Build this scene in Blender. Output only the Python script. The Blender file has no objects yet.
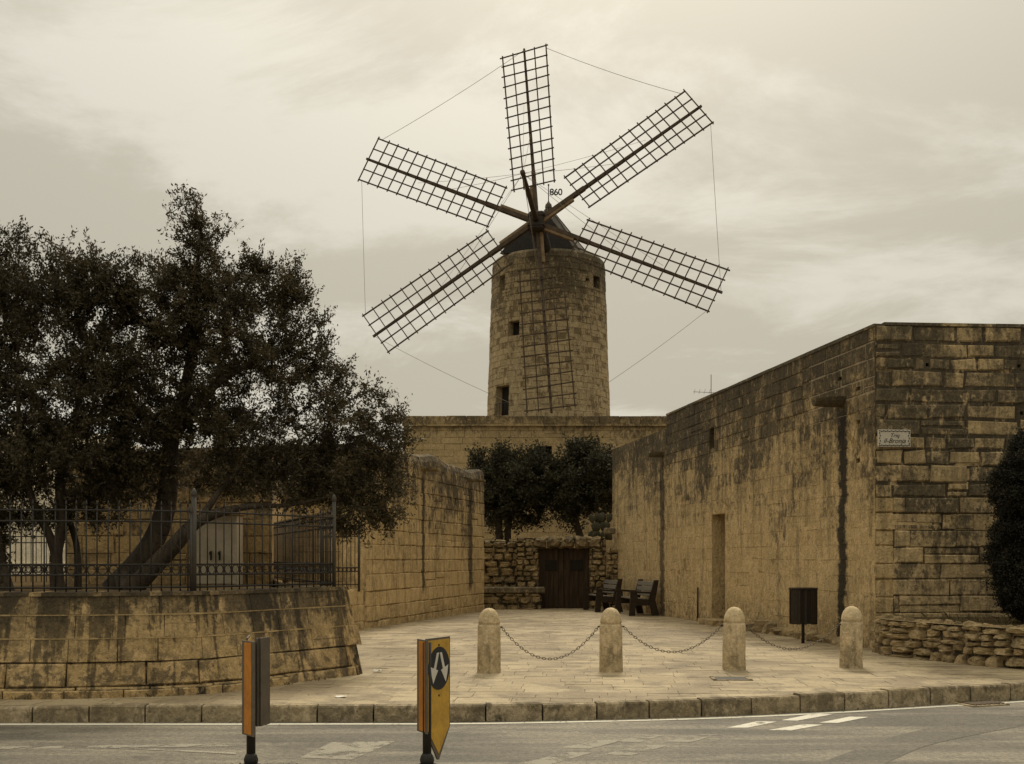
import bpy, math, random
import numpy as np
from mathutils import Vector, Matrix

# ------------------------------------------------------------------ camera, sky, sun, exposure
S = bpy.context.scene
C = S.collection
F, HY, EYE = 1100.0, 558.0, 1.7
cam_d = bpy.data.cameras.new("camera"); cam = bpy.data.objects.new("camera", cam_d); C.objects.link(cam)
cam.location = (0, 0, EYE); cam.rotation_euler = (math.radians(90), 0, 0)
cam_d.sensor_width = 36; cam_d.lens = 36 * F / 1024; cam_d.shift_y = (HY - 382) / 1024
cam_d.clip_start = 0.1; cam_d.clip_end = 3000
S.camera = cam
S.view_settings.view_transform = 'Standard'; S.view_settings.look = 'None'
S.view_settings.exposure = 0.0; S.view_settings.gamma = 1.0
SUN_EL, SUN_AZ = math.radians(46), math.radians(6)      # azimuth measured from +Y towards +X
sd = Vector((math.sin(SUN_AZ) * math.cos(SUN_EL), math.cos(SUN_AZ) * math.cos(SUN_EL), math.sin(SUN_EL)))
sun_d = bpy.data.lights.new("sun", 'SUN'); sun_d.energy = 2.0; sun_d.angle = math.radians(10)
sun_d.color = (1.0, 0.9, 0.72)
sun = bpy.data.objects.new("sun", sun_d); C.objects.link(sun); sun.location = (0, 0, 40)
sun.rotation_euler = sd.to_track_quat('Z', 'Y').to_euler()

W = bpy.data.worlds.new("World"); S.world = W; W.use_nodes = True
wt = W.node_tree; wt.nodes.clear()
def wn(t, **k):
    n = wt.nodes.new(t)
    for a, b in k.items(): setattr(n, a, b)
    return n
def wmath(op, a, b=None, clamp=False):
    n = wn('ShaderNodeMath', operation=op, use_clamp=clamp)
    for i, v in enumerate((a, b)):
        if v is None: continue
        if isinstance(v, (int, float)): n.inputs[i].default_value = v
        else: wt.links.new(v, n.inputs[i])
    return n.outputs[0]
def wmix(f, a, b, bt='MIX'):
    n = wn('ShaderNodeMix', data_type='RGBA', blend_type=bt)
    for i, v in ((0, f), (6, a), (7, b)):
        if isinstance(v, (int, float)): n.inputs[i].default_value = v
        elif isinstance(v, tuple): n.inputs[i].default_value = (*v, 1)
        else: wt.links.new(v, n.inputs[i])
    return n.outputs[2]
def wrange(v, a, b, c=0.0, d=1.0):
    n = wn('ShaderNodeMapRange', interpolation_type='SMOOTHSTEP')
    wt.links.new(v, n.inputs[0])
    for i, x in enumerate((a, b, c, d)): n.inputs[i + 1].default_value = x
    return n.outputs[0]
sky = wn('ShaderNodeTexSky', sky_type='NISHITA', sun_disc=False)
sky.sun_elevation = SUN_EL; sky.sun_rotation = SUN_AZ
sky.air_density = 1.0; sky.dust_density = 4.0
tc = wn('ShaderNodeTexCoord')
nrm = wn('ShaderNodeVectorMath', operation='NORMALIZE'); wt.links.new(tc.outputs['Generated'], nrm.inputs[0])
sep = wn('ShaderNodeSeparateXYZ'); wt.links.new(nrm.outputs[0], sep.inputs[0])
zz = wmath('ADD', wmath('MAXIMUM', sep.outputs[2], 0.0), 0.12)
pl = wn('ShaderNodeCombineXYZ')
wt.links.new(wmath('DIVIDE', sep.outputs[0], zz), pl.inputs[0]); wt.links.new(wmath('DIVIDE', sep.outputs[1], zz), pl.inputs[1])
mp = wn('ShaderNodeMapping'); wt.links.new(pl.outputs[0], mp.inputs[0])
mp.inputs['Location'].default_value = (3.1, 0.4, 0); mp.inputs['Rotation'].default_value = (0, 0, 0.35); mp.inputs['Scale'].default_value = (0.75, 0.85, 1)
def wnoise(scale, detail, rough, dist, vec=None, w=0):
    n = wn('ShaderNodeTexNoise'); n.noise_dimensions = '4D'; n.inputs['W'].default_value = w
    n.inputs['Scale'].default_value = scale; n.inputs['Detail'].default_value = detail
    n.inputs['Roughness'].default_value = rough; n.inputs['Distortion'].default_value = dist
    wt.links.new(vec or mp.outputs[0], n.inputs['Vector']); return n.outputs['Fac']
big = wnoise(0.8, 3, 0.5, 0.5, w=2.3)
wisp = wnoise(1.9, 10, 0.66, 0.5, w=0.7)
dens = wmath('ADD', wmath('MULTIPLY', big, 0.70), wmath('MULTIPLY', wisp, 0.58))
cl = wrange(dens, 0.615, 0.735)
SKY_GAIN = 1.0
veil = wmix(cl, (4.75, 4.44, 3.62), (6.35, 6.05, 5.15))
nish = wmix(1.0, sky.outputs[0], (1.0, 0.88, 0.66), 'MULTIPLY')
# overcast luminance: brighter towards the zenith than at the horizon
zen = wmath('ADD', 0.98, wmath('MULTIPLY', wmath('POWER', wmath('MAXIMUM', sep.outputs[2], 0.0), 3.0), 2.2))
zc_ = wn('ShaderNodeCombineXYZ')
for i_ in range(3): wt.links.new(zen, zc_.inputs[i_])
veil = wmix(1.0, veil, zc_.outputs[0], 'MULTIPLY')
skyc = wmix(0.93, nish, veil)
# brighter round the hidden sun
dt = wn('ShaderNodeVectorMath', operation='DOT_PRODUCT'); wt.links.new(nrm.outputs[0], dt.inputs[0]); dt.inputs[1].default_value = sd
glow = wmath('POWER', wmath('MAXIMUM', dt.outputs['Value'], 0.0), 16.0)
gl = wn('ShaderNodeMix', data_type='RGBA', blend_type='ADD'); gl.inputs[0].default_value = 1.0
gv = wmix(glow, (0, 0, 0), (3.9, 3.75, 3.35))
wt.links.new(skyc, gl.inputs[6]); wt.links.new(gv, gl.inputs[7])
bg = wn('ShaderNodeBackground'); bg.inputs['Strength'].default_value = 0.105
wt.links.new(gl.outputs[2], bg.inputs['Color'])
wo = wn('ShaderNodeOutputWorld'); wt.links.new(bg.outputs[0], wo.inputs['Surface'])

# ------------------------------------------------------------------ helpers
R = random.Random(7)
def at(x, y, Y): return Vector(((x - 512) / F * Y, Y, EYE + (HY - y) / F * Y))

class MB:
    """collects geometry for one mesh; every vertex carries (s, z, tone) for the material"""
    def __init__(s): s.v = []; s.f = []; s.a = []; s.sm = []
    def add(s, vs, fs, attr=None, smooth=False):
        o = len(s.v)
        for i, p in enumerate(vs):
            s.v.append(tuple(p))
            if attr is None: s.a.append((p[0] + p[1] * 0.7, p[2], 0.5))
            elif isinstance(attr, (float, int)): s.a.append((p[0] + p[1] * 0.7, p[2], attr))
            else: s.a.append(tuple(attr[i]))
        for f in fs: s.f.append([o + k for k in f]); s.sm.append(smooth)
    def box(s, c, d, M=None, tone=0.5, bev=0.0):
        x, y, z = d[0] / 2, d[1] / 2, d[2] / 2; c = Vector(c)
        if bev <= 0:
            vs = [Vector((i * x, j * y, k * z)) for k in (-1, 1) for j in (-1, 1) for i in (-1, 1)]
            fs = [(0, 2, 3, 1), (4, 5, 7, 6), (0, 1, 5, 4), (2, 6, 7, 3), (0, 4, 6, 2), (1, 3, 7, 5)]
        else:
            b = min(bev, x * .9, y * .9, z * .9); vs = []; fs = []
            idx = {}
            for sx in (-1, 1):
                for sy in (-1, 1):
                    for sz in (-1, 1):
                        for ax in range(3):
                            p = [sx * x, sy * y, sz * z]
                            for o in range(3):
                                if o != ax: p[o] -= (sx, sy, sz)[o] * b
                            idx[(sx, sy, sz, ax)] = len(vs); vs.append(Vector(p))
            for ax in range(3):
                o1, o2 = (ax + 1) % 3, (ax + 2) % 3
                for sg in (-1, 1):
                    q = []
                    for a, b2 in ((-1, -1), (1, -1), (1, 1), (-1, 1)):
                        k = [0, 0, 0]; k[ax] = sg; k[o1] = a; k[o2] = b2; q.append(idx[(*k, ax)])
                    fs.append(q if sg > 0 else q[::-1])
            for ax in range(3):
                o1, o2 = (ax + 1) % 3, (ax + 2) % 3
                for a in (-1, 1):
                    for b2 in (-1, 1):
                        q = []
                        for t, face in ((-1, o1), (1, o1), (1, o2), (-1, o2)):
                            k = [0, 0, 0]; k[ax] = t; k[o1] = a; k[o2] = b2; q.append(idx[(*k, face)])
                        fs.append(q if a * b2 < 0 else q[::-1])
            for sx in (-1, 1):
                for sy in (-1, 1):
                    for sz in (-1, 1):
                        q = [idx[(sx, sy, sz, a)] for a in range(3)]
                        fs.append(q if sx * sy * sz > 0 else q[::-1])
        if M is not None: vs = [M @ p for p in vs]
        s.add([p + c for p in vs], fs, tone)
    def bar(s, a, b, w, h=None, up=(0, 0, 1), tone=0.5, w2=None, h2=None):
        a, b = Vector(a), Vector(b); h = h or w; w2 = w2 or w; h2 = h2 or h * (w2 / w)
        d = (b - a).normalized(); up = Vector(up)
        if abs(d.dot(up)) > .98: up = Vector((0, 1, 0)) if abs(d.y) < .9 else Vector((1, 0, 0))
        x = d.cross(up).normalized(); y = x.cross(d).normalized(); vs = []
        for p, ww, hh in ((a, w, h), (b, w2, h2)):
            for i, j in ((-1, -1), (1, -1), (1, 1), (-1, 1)): vs.append(p + x * (i * ww / 2) + y * (j * hh / 2))
        s.add(vs, [(3, 2, 1, 0), (4, 5, 6, 7), (0, 1, 5, 4), (1, 2, 6, 5), (2, 3, 7, 6), (3, 0, 4, 7)], tone)
    def tube(s, pts, r, n=6, tone=0.5, cap=True):
        pts = [Vector(p) for p in pts]; rs = r if isinstance(r, (list, tuple)) else [r] * len(pts)
        vs = []; fs = []; x = None
        for i, p in enumerate(pts):
            d = (pts[min(i + 1, len(pts) - 1)] - pts[max(i - 1, 0)])
            d = d.normalized() if d.length > 1e-9 else Vector((0, 0, 1))
            if x is None: x = d.orthogonal().normalized()
            else:
                x = x - d * x.dot(d)
                x = x.normalized() if x.length > 1e-6 else d.orthogonal().normalized()
            y = d.cross(x)
            for k in range(n):
                t = 2 * math.pi * k / n; vs.append(p + (x * math.cos(t) + y * math.sin(t)) * rs[i])
        for i in range(len(pts) - 1):
            for k in range(n): fs.append((i * n + k, i * n + (k + 1) % n, (i + 1) * n + (k + 1) % n, (i + 1) * n + k))
        if cap: fs += [tuple(range(n))[::-1], tuple(range((len(pts) - 1) * n, len(pts) * n))]
        s.add(vs, fs, tone, True)
    def lathe(s, prof, c, n=24, tone=0.5, M=None, smooth=True):
        vs = []; fs = []; c = Vector(c)
        for r, z in prof:
            for k in range(n):
                t = 2 * math.pi * k / n; p = Vector((r * math.cos(t), r * math.sin(t), z))
                vs.append((M @ p if M else p) + c)
        for i in range(len(prof) - 1):
            for k in range(n): fs.append((i * n + k, i * n + (k + 1) % n, (i + 1) * n + (k + 1) % n, (i + 1) * n + k))
        fs += [tuple(range(n))[::-1], tuple(range((len(prof) - 1) * n, len(prof) * n))]
        s.add(vs, fs, tone, smooth)
    def prism(s, poly, depth, M, tone=0.5):
        """outline in the local xz plane, thickness along y"""
        n = len(poly); vs = [M @ Vector((x, -depth / 2, z)) for x, z in poly] + [M @ Vector((x, depth / 2, z)) for x, z in poly]
        fs = [tuple(range(n)), tuple(range(n, 2 * n))[::-1]] + [(i, n + i, n + (i + 1) % n, (i + 1) % n) for i in range(n)]
        s.add(vs, fs, tone)
    def build(s, name, mat, parent=None, **props):
        me = bpy.data.meshes.new(name)
        me.from_pydata(s.v, [], s.f); me.materials.append(mat)
        at_ = me.attributes.new('suv', 'FLOAT_VECTOR', 'POINT')
        at_.data.foreach_set('vector', np.array(s.a, dtype=np.float32).ravel())
        me.polygons.foreach_set('use_smooth', s.sm)
        me.update(); return link(name, me, parent, **props)
def link(name, me, parent=None, **props):
    o = bpy.data.objects.new(name, me); C.objects.link(o)
    if parent: o.parent = parent; o.matrix_parent_inverse = parent.matrix_world.inverted()
    for k, v in props.items(): o[k] = v
    return o
def thing(name, label, cat, loc=(0, 0, 0), rz=0, group=None):
    o = bpy.data.objects.new(name, None); C.objects.link(o); o.empty_display_size = .2
    o.location = loc; o.rotation_euler = (0, 0, rz)
    o['label'] = label; o['category'] = cat
    if group: o['group'] = group
    o['_base'] = 1; del o['_base']
    return o
def kid(mb, name, mat, parent, **p):
    """world-space geometry under an empty that sits at its base"""
    me_o = mb.build(name, mat, None, **p)
    Mi = (Matrix.Translation(parent.location) @ parent.rotation_euler.to_matrix().to_4x4()).inverted() if parent.parent is None else Matrix()
    me_o.data.transform(Mi); me_o.parent = parent
    return me_o
def sub(mb, name, mat, part, root, **p):
    o = mb.build(name, mat, None, **p)
    Mi = (Matrix.Translation(root.location) @ root.rotation_euler.to_matrix().to_4x4()).inverted()
    o.data.transform(Mi); o.parent = part
    return o
def dup(root, loc, rz, label):
    r = root.copy(); C.objects.link(r); r.location = loc; r.rotation_euler = (0, 0, rz); r['label'] = label
    for ch in list(root.children):
        c = ch.copy(); C.objects.link(c); c.parent = r
        for g in list(ch.children):
            d = g.copy(); C.objects.link(d); d.parent = c
    return r

# ------------------------------------------------------------------ materials
class NT:
    def __init__(s, name):
        s.m = bpy.data.materials.new(name); s.m.use_nodes = True; s.t = s.m.node_tree; s.t.nodes.clear()
        s.b = s.n('ShaderNodeBsdfPrincipled'); s.o = s.n('ShaderNodeOutputMaterial')
        s.t.links.new(s.b.outputs[0], s.o.inputs['Surface'])
        s.b.inputs['Roughness'].default_value = 0.9; s.b.inputs['Specular IOR Level'].default_value = 0.25
    def n(s, t, **k):
        x = s.t.nodes.new(t)
        for a, b in k.items(): setattr(x, a, b)
        return x
    def put(s, v, inp):
        if isinstance(v, (int, float)): inp.default_value = v
        elif isinstance(v, tuple): inp.default_value = (*v, 1) if len(inp.default_value) == 4 and len(v) == 3 else v
        elif v is not None: s.t.links.new(v, inp)
    def math(s, op, a, b=None, clamp=False):
        x = s.n('ShaderNodeMath', operation=op, use_clamp=clamp); s.put(a, x.inputs[0]); s.put(b, x.inputs[1]); return x.outputs[0]
    def mix(s, f, a, b, bt='MIX'):
        x = s.n('ShaderNodeMix', data_type='RGBA', blend_type=bt); s.put(f, x.inputs[0]); s.put(a, x.inputs[6]); s.put(b, x.inputs[7]); return x.outputs[2]
    def rng(s, v, a, b, c=0.0, d=1.0):
        x = s.n('ShaderNodeMapRange', interpolation_type='SMOOTHSTEP'); s.put(v, x.inputs[0])
        for i, q in enumerate((a, b, c, d)): x.inputs[i + 1].default_value = q
        return x.outputs[0]
    def vec(s, x, y, z):
        q = s.n('ShaderNodeCombineXYZ'); s.put(x, q.inputs[0]); s.put(y, q.inputs[1]); s.put(z, q.inputs[2]); return q.outputs[0]
    def attr(s, nm='suv'):
        a = s.n('ShaderNodeAttribute', attribute_name=nm); q = s.n('ShaderNodeSeparateXYZ'); s.t.links.new(a.outputs['Vector'], q.inputs[0])
        return q.outputs[0], q.outputs[1], q.outputs[2], a.outputs['Vector']
    def pos(s):
        return s.n('ShaderNodeNewGeometry').outputs['Position']
    def noise(s, vec, scale, detail=4, rough=.55, dist=0.0, w=0.0):
        x = s.n('ShaderNodeTexNoise', noise_dimensions='4D'); s.put(vec, x.inputs['Vector']); x.inputs['W'].default_value = w
        x.inputs['Scale'].default_value = scale; x.inputs['Detail'].default_value = detail
        x.inputs['Roughness'].default_value = rough; x.inputs['Distortion'].default_value = dist
        return x.outputs['Fac']
    def bump(s, h, st, dist=.02):
        x = s.n('ShaderNodeBump'); x.inputs['Strength'].default_value = st; x.inputs['Distance'].default_value = dist; s.put(h, x.inputs['Height'])
        s.t.links.new(x.outputs[0], s.b.inputs['Normal'])
    def col(s, v): s.put(v, s.b.inputs['Base Color']); return s

def stone_mat(name, c1=(.42, .285, .125), c2=(.33, .215, .09), grey=(.20, .16, .10), dark=(.045, .036, .024),
              ztop=5.7, fade=2.2, streak=.6, patch=.5, zbase=0.0, damp=.5, stains=(), mortar=(.14, .10, .055), light=(.55, .45, .30),
              rough_bump=.6, seed=0.0, bias=0.0, block=.05, drip=0.0):
    N = NT(name); s, z, tone, sv = N.attr(); P = N.pos()
    base = N.mix(N.rng(tone, 0, 1), c2, c1)
    lg = N.noise(P, .55, 5, .6, .3, seed)
    base = N.mix(N.math('MULTIPLY', N.rng(lg, .42, .68), patch), base, grey)
    mid = N.noise(P, 3.2, 6, .65, .2, seed + 3)
    base = N.mix(N.rng(mid, .35, .7, .0, .45), base, (c1[0] * 1.12, c1[1] * 1.08, c1[2] * 1.0))
    base = N.mix(N.math('LESS_THAN', tone, -.25), base, mortar)
    base = N.mix(N.math('LESS_THAN', tone, -1.5), base, light)
    # vertical run-off streaks, strongest under the coping
    stv = N.vec(N.math('MULTIPLY', s, 4.5), N.math('MULTIPLY', z, .75), seed)
    st = N.noise(stv, 1.0, 6, .65, .35, seed + 5)
    stf = N.noise(N.vec(N.math('MULTIPLY', s, 14), N.math('MULTIPLY', z, 2.2), seed), 1.0, 4, .6, .2, seed + 6)
    st = N.math('ADD', N.math('MULTIPLY', st, .7), N.math('MULTIPLY', stf, .3))
    up = N.rng(z, ztop - fade, ztop)
    lgd = N.math('MULTIPLY', N.math('SUBTRACT', lg, .5), .50)
    blk = N.math('ADD', N.math('MULTIPLY', N.math('SUBTRACT', N.math('MAXIMUM', tone, 0.0), .5), block), N.math('ADD', bias, lgd))
    crust = N.noise(P, 5.5, 9, .74, .5, seed + 21)
    st2 = N.math('ADD', N.math('MULTIPLY', st, .6), N.math('MULTIPLY', crust, .4))
    upv = N.math('MULTIPLY', N.math('SUBTRACT', up, .52), .26)
    thr = N.math('ADD', N.math('ADD', st2, blk), upv)
    base = N.mix(N.math('MULTIPLY', N.rng(thr, .445, .575), streak * .80), base, (dark[0] * 2.2, dark[1] * 2.1, dark[2] * 1.95))
    fl = N.noise(N.vec(N.math('MULTIPLY', s, 8.5), N.math('MULTIPLY', z, 4.2), seed + .5), 1.0, 9, .74, .3, seed + 12)
    flt = N.math('ADD', N.math('ADD', N.math('MULTIPLY', fl, .7), N.math('MULTIPLY', crust, .3)), N.math('ADD', blk, N.math('MULTIPLY', upv, .75)))
    base = N.mix(N.math('MULTIPLY', N.rng(flt, .485, .575), streak * .85), base, dark)
    spk = N.noise(P, 13, 6, .75, .2, seed + 30)
    spt = N.math('ADD', spk, N.math('ADD', N.math('MULTIPLY', blk, .6), N.math('MULTIPLY', upv, .5)))
    base = N.mix(N.math('MULTIPLY', N.rng(spt, .52, .61), streak * .75), base, dark)
    fl2 = N.noise(N.vec(N.math('MULTIPLY', s, 6.0), N.math('MULTIPLY', z, 3.6), seed + 3.5), 1.0, 8, .72, .2, seed + 15)
    base = N.mix(N.rng(N.math('SUBTRACT', fl2, N.math('MULTIPLY', upv, .35)), .52, .62, 0, .65), base, (min(1, c1[0] * 1.25), c1[1] * 1.24, c1[2] * 1.3))
    if drip:
        dp = N.noise(N.vec(N.math('MULTIPLY', s, 4.2), N.math('MULTIPLY', z, .5), seed + 2), 1.0, 6, .62, .35, seed + 40)
        dp = N.math('ADD', dp, N.math('MULTIPLY', N.math('SUBTRACT', crust, .5), .35)); dp = N.math('ADD', dp, N.math('MULTIPLY', N.math('SUBTRACT', up, .5), .10))
        base = N.mix(N.math('MULTIPLY', N.rng(dp, .495, .565), drip), base, (.030, .025, .017))
    # damp foot of the wall
    dn = N.noise(P, 1.6, 5, .6, .2, seed + 9)
    lo = N.rng(N.math('ADD', z, N.math('MULTIPLY', dn, -.9)), zbase - .35, zbase + .45, 1.0, 0.0)
    lo = N.math('MULTIPLY', lo, N.rng(N.noise(P, 7.0, 6, .7, .4, seed + 44), .46, .58))
    base = N.mix(N.math('MULTIPLY', lo, damp), base, (.09, .07, .045))
    for (s0, w, za, zb, k) in stains:
        wob = N.math('MULTIPLY', N.math('SUBTRACT', N.noise(N.vec(0.0, z, s0), 1.3, 5, .65), .5), .55)
        dd = N.math('ABSOLUTE', N.math('ADD', N.math('SUBTRACT', s, s0), wob))
        dd = N.math('ADD', dd, N.math('MULTIPLY', N.math('SUBTRACT', N.noise(sv, 5.0, 7, .75), .5), w * 2.6))
        f = N.rng(dd, w * .45, w, 1.0, 0.0)
        g = N.math('MULTIPLY', N.rng(z, za - .3, za), N.rng(z, zb - .25, zb + .1, 1.0, 0.0))
        base = N.mix(N.math('MULTIPLY', N.math('MULTIPLY', f, g), k), base, (.022, .018, .013))
    base = N.mix(N.math('MULTIPLY', N.math('LESS_THAN', tone, -1.5), .6), base, light)
    fine = N.noise(P, 26, 5, .7, 0, seed + 11)
    base = N.mix(1.0, base, N.mix(N.rng(fine, .25, .75), (.70, .69, .66), (1.14, 1.14, 1.14)), 'MULTIPLY')
    N.col(base)
    pit = N.n('ShaderNodeTexVoronoi'); pit.inputs['Scale'].default_value = 17; N.put(P, pit.inputs['Vector'])
    h = N.math('ADD', N.math('MULTIPLY', fine, .6), N.math('MULTIPLY', N.noise(P, 8, 6, .65, .3, seed + 2), 1.0))
    h = N.math('ADD', h, N.math('MULTIPLY', N.rng(pit.outputs['Distance'], 0, .28), .3))
    h = N.math('ADD', h, N.math('ADD', N.math('MULTIPLY', stf, .6), N.math('MULTIPLY', fl, 1.1)))
    h = N.math('ADD', h, N.math('MULTIPLY', N.noise(P, 3.4, 5, .6, .4, seed + 33), 1.6))
    N.bump(h, rough_bump, .05)
    return N.m

def plain(name, c, rough=.8, var=.25, scale=8, bump=.2, metal=0.0, streak=False, spec=.25):
    N = NT(name); P = N.pos()
    a = N.noise(P, scale, 5, .65, .2)
    b = N.noise(P, scale * 5, 4, .6)
    f = N.math('ADD', N.math('MULTIPLY', a, .65), N.math('MULTIPLY', b, .35))
    lo = tuple(x * (1 - var) for x in c); hi = tuple(min(1, x * (1 + var)) for x in c)
    N.col(N.mix(N.rng(f, .3, .7), lo, hi)); N.bump(f, bump, .01)
    N.b.inputs['Roughness'].default_value = rough; N.b.inputs['Metallic'].default_value = metal
    N.b.inputs['Specular IOR Level'].default_value = spec
    return N.m
def wood_mat(name, c, var=.35, axis_scale=(14, 14, 1.2), rough=.75):
    N = NT(name); P = N.pos(); m = N.n('ShaderNodeMapping'); m.inputs['Scale'].default_value = axis_scale; N.put(P, m.inputs[0])
    a = N.noise(m.outputs[0], 1.3, 6, .65, .4); lo = tuple(x * (1 - var) for x in c); hi = tuple(x * (1 + var) for x in c)
    N.col(N.mix(N.rng(a, .3, .7), lo, hi)); N.bump(a, .4, .01); N.b.inputs['Roughness'].default_value = rough
    return N.m
def leaf_mat(name, dark, light, warm=(.10, .07, .03)):
    N = NT(name); s, z, tone, sv = N.attr()
    c = N.mix(N.rng(tone, 0, 1), dark, light)
    c = N.mix(N.math('GREATER_THAN', tone, .93), c, warm)
    N.col(c); N.b.inputs['Roughness'].default_value = .6
    N.b.inputs['Specular IOR Level'].default_value = .3
    tr = N.n('ShaderNodeBsdfTranslucent'); N.put(c, tr.inputs['Color'])
    mx = N.n('ShaderNodeMixShader'); mx.inputs[0].default_value = .22
    N.t.links.new(N.b.outputs[0], mx.inputs[1]); N.t.links.new(tr.outputs[0], mx.inputs[2])
    N.t.links.new(mx.outputs[0], N.o.inputs['Surface'])
    return N.m
def bark_mat(name, c):
    N = NT(name); P = N.pos(); m = N.n('ShaderNodeMapping'); m.inputs['Scale'].default_value = (9, 9, 2.5); N.put(P, m.inputs[0])
    a = N.noise(m.outputs[0], 1.2, 7, .7, .8); N.col(N.mix(N.rng(a, .3, .7), tuple(x * .5 for x in c), tuple(x * 1.5 for x in c)))
    N.bump(a, .8, .04); return N.m

M_right = stone_mat('weathered_plaster_stone', c1=(.61, .455, .235), c2=(.51, .375, .19), ztop=6.1, fade=4.8, streak=.78, patch=.25, rough_bump=1.0, dark=(.062, .050, .032), block=.09, bias=.008, drip=.3, mortar=(.36, .25, .11), zbase=.1, damp=.55,
                    stains=((1.22, .22, .25, 4.45, .95), (12.5, .30, .1, 4.55, .75)), seed=1.0)
M_rfront = stone_mat('old_block_stone', c1=(.57, .43, .23), c2=(.44, .33, .175), ztop=6.6, fade=7.5, streak=.80, dark=(.070, .058, .039), block=.15, bias=.004, drip=.3, patch=.6, zbase=.7, damp=.45, seed=4.0, mortar=(.07, .055, .035))
M_left = stone_mat('honey_block_stone', c1=(.56, .415, .21), c2=(.46, .335, .165), ztop=5.6, fade=4.6, streak=.8, bias=.012, drip=.35, patch=.3, damp=.4, mortar=(.24, .165, .075),
                   stains=((6.1, .15, 1.0, 3.95, .85), (10.5, .30, .9, 3.95, .8)), seed=9.0)
M_retain = stone_mat('retaining_wall_stone', c1=(.50, .36, .175), c2=(.38, .27, .13), ztop=1.5, fade=1.2, streak=.6, bias=.01, drip=.72, patch=.5, zbase=.25, damp=.75, seed=14.0, mortar=(.05, .04, .026), light=(.42, .30, .14))
M_tower = stone_mat('mill_tower_stone', c1=(.44, .35, .205), c2=(.37, .29, .165), ztop=16.9, fade=9, streak=.6, patch=.5, block=.02, zbase=5, damp=.1, seed=21.0, mortar=(.20, .15, .08), rough_bump=.8)
M_mill = stone_mat('mill_house_stone', c1=(.44, .33, .17), c2=(.36, .27, .135), ztop=8.6, fade=3, streak=.6, patch=.5, seed=27.0, mortar=(.17, .13, .07))
M_ochre = stone_mat('ochre_rough_wall', c1=(.46, .32, .14), c2=(.34, .235, .11), ztop=4.2, fade=2.4, streak=.7, patch=.6, zbase=1.2, damp=.4, seed=33.0)
M_rubble = stone_mat('rubble_fieldstone', c1=(.36, .268, .138), c2=(.15, .114, .063), ztop=4, fade=3, streak=.6, patch=.55, damp=.3, seed=40.0, mortar=(.045, .035, .022), bias=.02)
M_boll = stone_mat('bollard_limestone', c1=(.58, .465, .285), c2=(.52, .41, .245), ztop=1.6, fade=.5, streak=.35, patch=.35, zbase=-.02, damp=.4, drip=.35, bias=.01, seed=44.0)
M_kerb = stone_mat('kerb_stone', c1=(.46, .375, .24), c2=(.22, .178, .112), ztop=.9, fade=1.2, streak=.55, patch=.5, zbase=-.1, damp=.5, seed=48.0, mortar=(.03, .024, .016))
def paving():
    N = NT('limestone_paving'); s, z, tone, sv = N.attr(); P = N.pos()
    c = N.mix(N.rng(tone, 0, 1), (.32, .252, .15), (.44, .355, .22))
    lg = N.noise(P, .5, 5, .6, .5, 2.0)
    c = N.mix(N.rng(lg, .45, .62, 0, .7), c, (.20, .152, .09))
    md = N.noise(P, 2.2, 7, .7, .4, 5.0)
    c = N.mix(N.rng(md, .49, .62, 0, .6), c, (.15, .115, .07))
    fine = N.noise(P, 30, 5, .7)
    c = N.mix(1.0, c, N.mix(N.rng(fine, .25, .75), (.75, .74, .72), (1.12, 1.12, 1.12)), 'MULTIPLY')
    c = N.mix(N.math('LESS_THAN', tone, -.25), c, (.14, .105, .06))
    N.col(c); N.bump(N.math('ADD', fine, md), .5, .02); N.b.inputs['Roughness'].default_value = .75; N.b.inputs['Specular IOR Level'].default_value = .35
    return N.m
M_pave = paving()
def asphalt(name, k=1.0, seed=0.0, paint=None, cover=.5, strength=1.0):
    N = NT(name); P = N.pos()
    lg = N.noise(P, .35, 5, .6, .6, seed); fine = N.noise(P, 70, 3, .6, 0, seed); m = N.n('ShaderNodeMapping'); m.inputs['Scale'].default_value = (.35, 2.4, 1); N.put(P, m.inputs[0])
    tr = N.noise(m.outputs[0], 1.0, 5, .6, .3, seed + 1)
    c = N.mix(N.rng(lg, .35, .68), tuple(x * k for x in (.085, .074, .055)), tuple(x * k for x in (.17, .148, .108)))
    c = N.mix(N.rng(tr, .42, .66, 0, .65), c, tuple(x * k for x in (.30, .262, .19)))
    c = N.mix(1.0, c, N.mix(N.rng(fine, .25, .75), (.6, .6, .6), (1.3, 1.3, 1.3)), 'MULTIPLY')
    grit = N.noise(P, 20, 5, .75, .1, seed + 9)
    c = N.mix(1.0, c, N.mix(N.rng(grit, .3, .7), (.55, .55, .55), (1.4, 1.4, 1.4)), 'MULTIPLY')
    blot = N.noise(P, 1.3, 7, .7, .8, seed + 13); c = N.mix(N.rng(blot, .54, .66, 0, .55), c, (.05, .043, .033))
    if paint:
        wr = N.noise(P, 3.2, 9, .75, .6, seed + 4)
        f = N.math('MULTIPLY', N.rng(wr, .66 - cover * .5, .80 - cover * .5), strength)
        N.put(f, N.b.inputs['Alpha'])
        c = N.mix(f, c, N.mix(1.0, paint, N.mix(N.rng(fine, .25, .75), (.75, .75, .75), (1.1, 1.1, 1.1)), 'MULTIPLY'))
    N.col(c); N.bump(fine, .7, .012); N.b.inputs['Roughness'].default_value = .72; N.b.inputs['Specular IOR Level'].default_value = .4
    return N.m
M_road = asphalt('worn_asphalt'); M_patch = asphalt('dark_asphalt_repair', .62, 3.0)
M_line = asphalt('white_road_paint', 1.0, 6.0, (.70, .66, .54), .80)
M_dash = asphalt('white_dash_paint', 1.0, 8.0, (.68, .64, .53), .66)
M_worn = asphalt('worn_road_paint', 1.1, 11.0, (.62, .57, .45), .56, .62)
M_soil = plain('soil', (.09, .065, .035), 1.0, .4, 5, .6, spec=0.0)
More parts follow.
